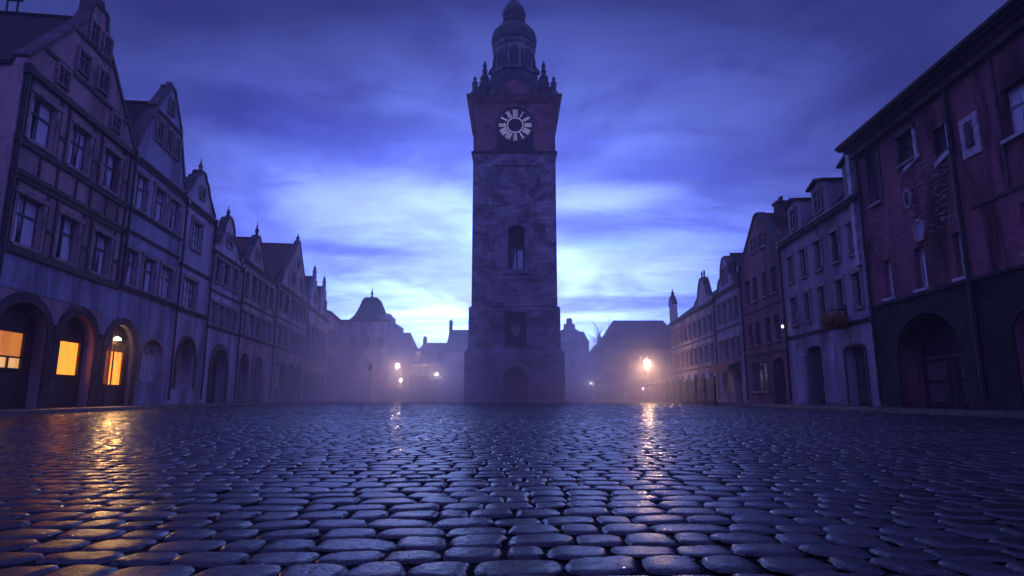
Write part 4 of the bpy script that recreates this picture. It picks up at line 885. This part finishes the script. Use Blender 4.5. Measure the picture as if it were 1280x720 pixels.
def pinn(x, y, z0, hgt, r, kind):
    if kind == 'pinnacle': p = [(r, 0), (r, hgt * .25), (r * .7, hgt * .28), (r * .85, hgt * .4), (r * .35, hgt * .55), (r * .5, hgt * .65), (r * .25, hgt * .72), (r * .4, hgt * .8), (.03, hgt)]
    else: p = [(r, 0), (r, hgt * .22), (r * .55, hgt * .25), (r * .6, hgt * .5), (r * .75, hgt * .68), (r * .3, hgt * .76), (r * .42, hgt * .85), (r * .35, hgt * .93), (.03, hgt)]
    MB().lathe(p, 0, 0, 8, o8).obj(kind, copper if kind == 'pinnacle' else dark_trim, T, (x, y, z0))
for sx_ in (-1, 1):
    for sy in (-1, 1):
        pinn(sx_ * 4.35, sy * 4.3, 33.0, 2.5, .5, 'statue'); pinn(sx_ * 3.3, sy * 3.5, 34.2, 3.7, .66, 'pinnacle'); pinn(sx_ * 2.0, sy * 4.3, 33.0, 2.6, .4, 'statue')
        MB().box(sx_ * 3.6 - .6, sx_ * 3.6 + .6, sy * 3.7 - .6, sy * 3.7 + .6, 33.0, 34.3).obj('pedestal', copper, T)

# ------------------------------------------------------------------ back of the square
BG = 'misty houses closing the far end of the square'
# LM: tall block with bell roof
h = House('B', -31.5, -20.2, 'tall plain block in the mist with bell-shaped roof and spike', P_far, BG, 0, yb=100)
for x in (4.9, 7.2, 9.5):
    for zz_ in (8.6, 5.2): h.win(x, x + .9, zz_, zz_ + 1.6, 'cross', .2, raw=True)
h.arch(4.6, 6.4, 3.2, 'door', .4, rise=.8, surround=None, raw=True); h.arch(8.2, 10.2, 3.2, 'door', .4, rise=.8, surround=None, raw=True)
h.walls(13, 13.1); h.cornice(13.1, .4)
rf = MB(); prof = [(4.25, 13.1), (3.2, 13.6), (2.6, 14.3), (2.1, 15.3), (1.7, 16.4), (1.4, 17.3), (1.0, 17.8)]
b = 0
for r, zz_ in prof: rf.v += [(6.6 - r * .9, 6.5 - r, zz_), (6.6 + r * 1.1, 6.5 - r, zz_), (6.6 + r * 1.1, 6.5 + r, zz_), (6.6 - r * .9, 6.5 + r, zz_)]
for i in range(len(prof) - 1):
    for k in range(4): rf.f.append((i * 4 + k, i * 4 + (k + 1) % 4, i * 4 + 4 + (k + 1) % 4, i * 4 + 4 + k))
rf.f.append(tuple(len(prof) * 4 - 4 + k for k in range(4))); rf.obj('roof', roof_m, h.root); h.finial(6.65, 17.8, 2.2, .22, y=6.5)
MB().box(h.W - 1.7, h.W, .2, 5, 13.1, 13.9).box(h.W - 1.0, h.W - .2, .2, 3, 13.902, 14.2).obj('parapet', P_far, h.root)
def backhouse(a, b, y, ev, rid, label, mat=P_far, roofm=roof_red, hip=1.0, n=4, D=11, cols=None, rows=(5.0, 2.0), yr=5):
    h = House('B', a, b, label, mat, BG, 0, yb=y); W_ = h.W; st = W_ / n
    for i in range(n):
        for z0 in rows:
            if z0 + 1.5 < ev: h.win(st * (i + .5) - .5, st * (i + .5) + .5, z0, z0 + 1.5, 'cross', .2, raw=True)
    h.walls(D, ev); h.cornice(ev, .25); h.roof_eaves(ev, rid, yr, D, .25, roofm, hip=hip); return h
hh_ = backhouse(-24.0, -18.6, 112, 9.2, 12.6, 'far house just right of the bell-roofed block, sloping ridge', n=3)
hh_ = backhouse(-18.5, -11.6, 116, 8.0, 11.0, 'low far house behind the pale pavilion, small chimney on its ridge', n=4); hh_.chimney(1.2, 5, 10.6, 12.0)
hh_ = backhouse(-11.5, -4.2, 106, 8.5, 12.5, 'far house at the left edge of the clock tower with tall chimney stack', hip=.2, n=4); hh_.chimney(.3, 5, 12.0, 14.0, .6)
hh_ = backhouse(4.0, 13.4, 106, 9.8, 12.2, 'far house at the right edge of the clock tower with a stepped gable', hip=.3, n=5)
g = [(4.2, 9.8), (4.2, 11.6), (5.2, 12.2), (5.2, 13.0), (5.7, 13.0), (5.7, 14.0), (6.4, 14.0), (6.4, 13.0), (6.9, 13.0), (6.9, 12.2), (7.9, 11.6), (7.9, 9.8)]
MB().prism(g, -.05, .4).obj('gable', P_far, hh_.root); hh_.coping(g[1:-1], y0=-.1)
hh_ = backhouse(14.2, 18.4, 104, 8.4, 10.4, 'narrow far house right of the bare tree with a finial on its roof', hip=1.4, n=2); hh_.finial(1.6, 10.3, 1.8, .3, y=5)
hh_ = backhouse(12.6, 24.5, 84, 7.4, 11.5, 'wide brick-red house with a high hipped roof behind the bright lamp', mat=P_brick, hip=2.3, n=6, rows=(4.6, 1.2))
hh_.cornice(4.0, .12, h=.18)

# ------------------------------------------------------------------ pavilion
K = thing('pavilion', 'small pale pavilion with bell-shaped canopy on a dark base, far left of the tower', 'pavilion', (-11.9, 85, 0))
MB().lathe([(2.2, 0), (2.2, .3), (2.0, .35), (2.0, 2.9), (2.25, 3.0), (2.25, 3.3)], 0, 0, 8, o8).obj('base', stone_dark, K)
for k in range(8):
    a = o8 + k * math.pi / 4; MB().lathe([(.14, 0), (.10, .1), (.09, 1.5), (.14, 1.65)], 1.75 * math.cos(a), 1.75 * math.sin(a), 8).obj('column', white_m, K, (0, 0, 3.3))
MB().lathe([(2.35, 4.9), (2.3, 5.05), (1.9, 5.3), (1.55, 5.9), (1.45, 6.4), (1.6, 6.6), (1.6, 6.7), (1.1, 7.2), (.3, 7.5), (.1, 7.9)], 0, 0, 8, o8).obj('canopy', white_m, K)

# ------------------------------------------------------------------ lamps
def point(parent, loc, c, e, r=.12):
    l = bpy.data.lights.new('lamp_or_fill_light', 'POINT'); l.energy = e; l.color = c; l.shadow_soft_size = r
    o = bpy.data.objects.new('lamp_or_fill_light', l); C.objects.link(o); o.parent = parent; o.location = loc
point(K, (0, 0, 4.6), (1, .75, .62), 45, .1)  # added light under the canopy, brightens the pavilion; no lamp is modelled there
def street_lamp(x, y, hgt, label, e, c=(1, .62, .30), em=E_warm, r=.17, group='street lamps in the mist'):
    t = thing('street_lamp', label, 'street lamp', (x, y, 0), 0, group)
    MB().lathe([(.16, 0), (.16, .25), (.09, .35), (.075, .9), (.05, 1.0), (.045, hgt - .45), (.09, hgt - .35), (.12, hgt - .28)], 0, 0, 10).obj('post', metal_d, t)
    MB().lathe([(.02, -r * 1.2), (r * .7, -r * .8), (r, -r * .1), (r * .85, r * .6), (.03, r)], 0, 0, 12).obj('lamp_globe', em, t, (0, 0, hgt), smooth=True)
    MB().lathe([(r * 1.3, 0), (r * .5, r * .8), (.03, r * 1.5)], 0, 0, 10).obj('lamp_cap', metal_d, t, (0, 0, hgt + r * 1.05))
    if e: point(t, (0, 0, hgt - r * 1.6), c, e)
    return t
sl1 = street_lamp(13.65, 62, 4.0, 'brightest street lamp, warm light glowing in front of the red hipped house', 550, c=(1, .50, .34), r=.26)
_l = bpy.data.lights.new('added_streak_spot', 'SPOT'); _l.energy = 850; _l.color = (1, .56, .30); _l.shadow_soft_size = .12; _l.spot_size = R(60); _l.spot_blend = .5  # added spot aimed down the square, strengthens this lamp's wet streak
_o = bpy.data.objects.new('added_streak_spot', _l); C.objects.link(_o); _o.parent = sl1; _o.location = (0, -.42, 3.9); _o.rotation_euler = (R(-68), 0, R(-12))
street_lamp(-15.9, 85, 4.85, 'taller of the two glowing globe lamps left of the pavilion', 1100, em=E_white, c=(1, .60, .42), r=.28)
street_lamp(-15.2, 84, 2.8, 'shorter of the two glowing globe lamps left of the pavilion', 700, em=E_white, c=(1, .60, .42), r=.24)
street_lamp(-10.1, 82.5, 3.55, 'lit globe lamp at the right edge of the pale pavilion', 500, em=E_white, c=(1, .8, .75), r=.18)
street_lamp(9.6, 75, 2.3, 'small whitish lamp at the foot of the bare tree', 120, em=E_small, c=(.9, .8, 1), r=.14)
bl = thing('bollard_light', 'slim pale bollard with lit top, left of the brightest street lamp', 'bollard', (12.75, 60, 0))
MB().lathe([(.09, 0), (.08, 1.2)], 0, 0, 10).obj('post', white_m, bl); MB().lathe([(.09, 1.2), (.12, 1.3), (.09, 1.42), (.02, 1.46)], 0, 0, 10).obj('lamp_head', E_small, bl)
bl = thing('bollard', 'slim pale bollard under the corner of the long right house', 'bollard', (14.2, 55, 0))
MB().lathe([(.09, 0), (.08, 1.0), (.11, 1.02), (.11, 1.1), (.02, 1.16)], 0, 0, 10).obj('post', white_m, bl)
# unlit pole on the left
p = thing('signpost', 'thin dark post with small top plate before the bell-roofed block', 'post', (-16.2, 70, 0))
MB().lathe([(.12, 0), (.12, .3), (.06, .4), (.05, 4.1)], 0, 0, 8).obj('post', metal_d, p); MB().box(-.22, .22, -.03, .03, 3.5, 4.3).obj('sign_plate', metal_d, p)

# ------------------------------------------------------------------ bare tree
def branch(mb, p, d_, l, r, depth, rnd):
    pts = [p]; q = p.copy(); dd = d_.copy()
    for k in range(4):
        dd = (dd + Vector((rnd.uniform(-.18, .18), rnd.uniform(-.18, .18), rnd.uniform(-.02, .14)))).normalized(); q = q + dd * l / 4; pts.append(q.copy())
    mb.tube(pts, [r * (1 - .6 * k / 4) for k in range(5)], 5)
    if depth:
        for k in range(4 if depth > 1 else 5):
            b = pts[rnd.randint(1, 4)]; a = rnd.uniform(0, 6.28); nd = (dd * .55 + Vector((math.cos(a), math.sin(a), .35)) * .75).normalized()
            branch(mb, b, nd, l * rnd.uniform(.5, .7), r * .45, depth - 1, rnd)
t = thing('bare_tree', 'leafless pale-barked tree between the far houses, right of the tower', 'tree', (12.4, 88, 0)); rnd = random.Random(11)
MB().tube([(0, 0, 0), (.05, 0, 2.5), (-.05, 0, 5), (0, .1, 7)], [.2, .16, .12, .07], 8).obj('trunk', bark_m, t)
mb = MB()
for k in range(16):
    a = rnd.uniform(0, 6.28); zz_ = 2.8 + k * .35; branch(mb, Vector((0, 0, zz_)), Vector((math.cos(a), math.sin(a), .9)).normalized(), 2.6, .09, 2, rnd)
mb.obj('crown', bark_m, t)

# ------------------------------------------------------------------ terrace in front of the right houses
for i, (ya, yb) in enumerate(((58.4, 63.6), (53.0, 58.2), (47.6, 52.8), (42.2, 47.4))):
    lab = ['farthest dark slatted terrace screen, nearest the bright lamp', 'dark slatted terrace screen second from the bright lamp, before the long pale house',
           'dark slatted terrace screen before the red awning', 'nearest dark slatted terrace screen, before the brick-red gabled house'][i]
    ym = (ya + yb) / 2; ang = math.atan2(.052, 1); f = thing('terrace_screen', lab, 'fence', (Rx(ym) - 2.6, ym, 0), -ang + R(90), 'terrace screens before the right houses')
    L_ = (yb - ya) / 2; s_ = MB()
    for k in range(14): s_.box(-L_ + .1, L_ - .1, -.02, .02, .15 + k * .12, .24 + k * .12)
    s_.obj('slat_panel', door_m, f)
    for x in (-L_, 0, L_): MB().box(x - .05, x + .05, -.06, .06, 0, 1.95).obj('post', metal_d, f)
def parasol(x, y, label, r=1.5, hgt=2.3):
    t = thing('parasol', label, 'parasol', (x, y, 0), 0, 'closed-up cafe parasols in the mist')
    MB().lathe([(.3, 0), (.3, .08), (.03, .1), (.03, hgt + .25)], 0, 0, 8).obj('pole', metal_d, t)
    MB().lathe([(r, hgt - .55), (r, hgt - .4), (r * .5, hgt - .12), (.05, hgt + .15)], 0, 0, 8).obj('canopy', canvas_m, t)
parasol(12.2, 77, 'low open parasol nearest the bare tree'); parasol(15.6, 74, 'low open parasol right of the one nearest the bare tree'); parasol(15.9, 66, 'low open parasol just behind the brightest street lamp')
def stall(x, y, label, w=3.0):
    t = thing('market_stall', label, 'stall', (x, y, 0), 0, 'closed market stalls in the mist')
    c_ = MB().box(-w / 2, w / 2, -.7, .7, 0, .95)
    for k in range(int(w / .3)): c_.box(-w / 2 + .02 + k * .3, -w / 2 + .28 + k * .3, -.73, -.702, .08, .88)
    c_.obj('counter', door_m, t)
    for a in (-1, 1):
        for b in (-1, 1): MB().box(a * (w / 2 - .06) - .04, a * (w / 2 - .06) + .04, b * .62 - .04, b * .62 + .04, .952, 2.1).obj('post', metal_d, t)
    MB().prism([(-w / 2 - .2, 2.1), (w / 2 + .2, 2.1), (w / 2 + .2, 2.2), (0, 2.6), (-w / 2 - .2, 2.2)], -.95, .95).obj('roof', canvas_m, t)
stall(11.4, 72, 'closed market stall left of the slim lit bollard'); stall(14.8, 69.5, 'closed market stall right behind the brightest lamp', 3.4)

# ------------------------------------------------------------------ hanging basket on R2
hx = 14.3 + .052 * 28.4
hb = thing('hanging_basket', 'brown leafy hanging basket on a dark bracket over the second right house door', 'hanging basket', (hx, 28.4, -.15))
MB().tube([(-.03, 0, 4.75), (-.75, 0, 4.75)], .03, 6).tube([(-.03, 0, 4.1), (-.4, 0, 4.72)], .022, 6).tube([(-.04, 0, 3.9), (-.04, 0, 5.0)], .045, 6).tube([(-.62, 0, 4.75), (-.62, 0, 4.45)], .012, 5).obj('bracket', metal_d, hb)
MB().lathe([(.12, 3.85), (.3, 3.95), (.36, 4.15), (.3, 4.2)], -.62, 0, 12).obj('basket', door_m, hb)
lf = MB(); rnd = random.Random(9)
for i in range(1300):
    a = rnd.uniform(0, 6.28); rr = .85 * rnd.random() ** .5; zz_ = 4.35 + rnd.uniform(-.5, .45) * (1 - (rr / 1.05) ** 2) - .4 * (rr / .85) ** 2 * rnd.random()
    c_ = Vector((-.64 + .68 * rr * math.cos(a), rr * math.sin(a) * .8, zz_)); u = Vector([rnd.uniform(-1, 1) for _ in range(3)]).normalized(); v = u.orthogonal().normalized(); q = rnd.uniform(.04, .08)
    lf.poly([c_ - u * q, c_ + v * q * .5, c_ + u * q, c_ - v * q * .5])
lf.obj('leaves', soil_m, hb)
# small wall lamp on the pipe between R2 and R3
wl = thing('wall_lamp', 'small white wall lamp on the joint between the mauve and brick-red right houses', 'wall lamp', (Rx(35.4) - .2, 35.4, 4.6))
MB().tube([(.17, 0, 0), (-.1, 0, .05)], .02, 6).obj('bracket', metal_d, wl); MB().lathe([(.03, -.1), (.07, -.04), (.07, .04), (.02, .1)], -.12, 0, 10).obj('lamp_head', E_small, wl)

# ------------------------------------------------------------------ air
m = bpy.data.materials.new('haze'); m.use_nodes = True; nt = m.node_tree; nt.nodes.clear()
o = N('ShaderNodeOutputMaterial'); v = N('ShaderNodeVolumePrincipled'); v.inputs['Color'].default_value = (.93, .88, 1, 1); v.inputs['Density'].default_value = .0017; v.inputs['Anisotropy'].default_value = .55
LK(v.outputs[0], o.inputs['Volume'])
hz = MB().box(-138, 138, -62, 152, -1, 57).obj('haze', m); tag(hz, 'bluish evening haze filling the whole square', 'haze', kind='stuff')

# low bank of mist lying on the far half of the square
m = bpy.data.materials.new('mist'); m.use_nodes = True; nt = m.node_tree; nt.nodes.clear()
o = N('ShaderNodeOutputMaterial'); v = N('ShaderNodeVolumePrincipled'); v.inputs['Color'].default_value = (.96, .92, 1, 1); v.inputs['Anisotropy'].default_value = .75
t = N('ShaderNodeTexCoord'); sp = N('ShaderNodeSeparateXYZ'); LK(t.outputs['Object'], sp.inputs[0])
n = N('ShaderNodeTexNoise'); n.inputs['Scale'].default_value = .09; n.inputs['Detail'].default_value = 3; LK(t.outputs['Object'], n.inputs['Vector'])
den = M('MULTIPLY', M('EXPONENT', M('MULTIPLY', sp.outputs[2], -.30)), sm(sp.outputs[1], 36, 62)); den = M('MULTIPLY', den, M('ADD', .35, sm(n.outputs['Fac'], .3, .7)))
den = M('MULTIPLY', den, M('SUBTRACT', 1.0, sm(sp.outputs[2], 11, 18)))
LK(M('MULTIPLY', den, .115), v.inputs['Density']); LK(v.outputs[0], o.inputs['Volume'])
mi = MB().box(-44, 36, 36, 118, -.5, 18).obj('mist', m); tag(mi, 'low mist lying over the far half of the wet square', 'mist', kind='stuff')
S.cycles.volume_step_rate = 2.0
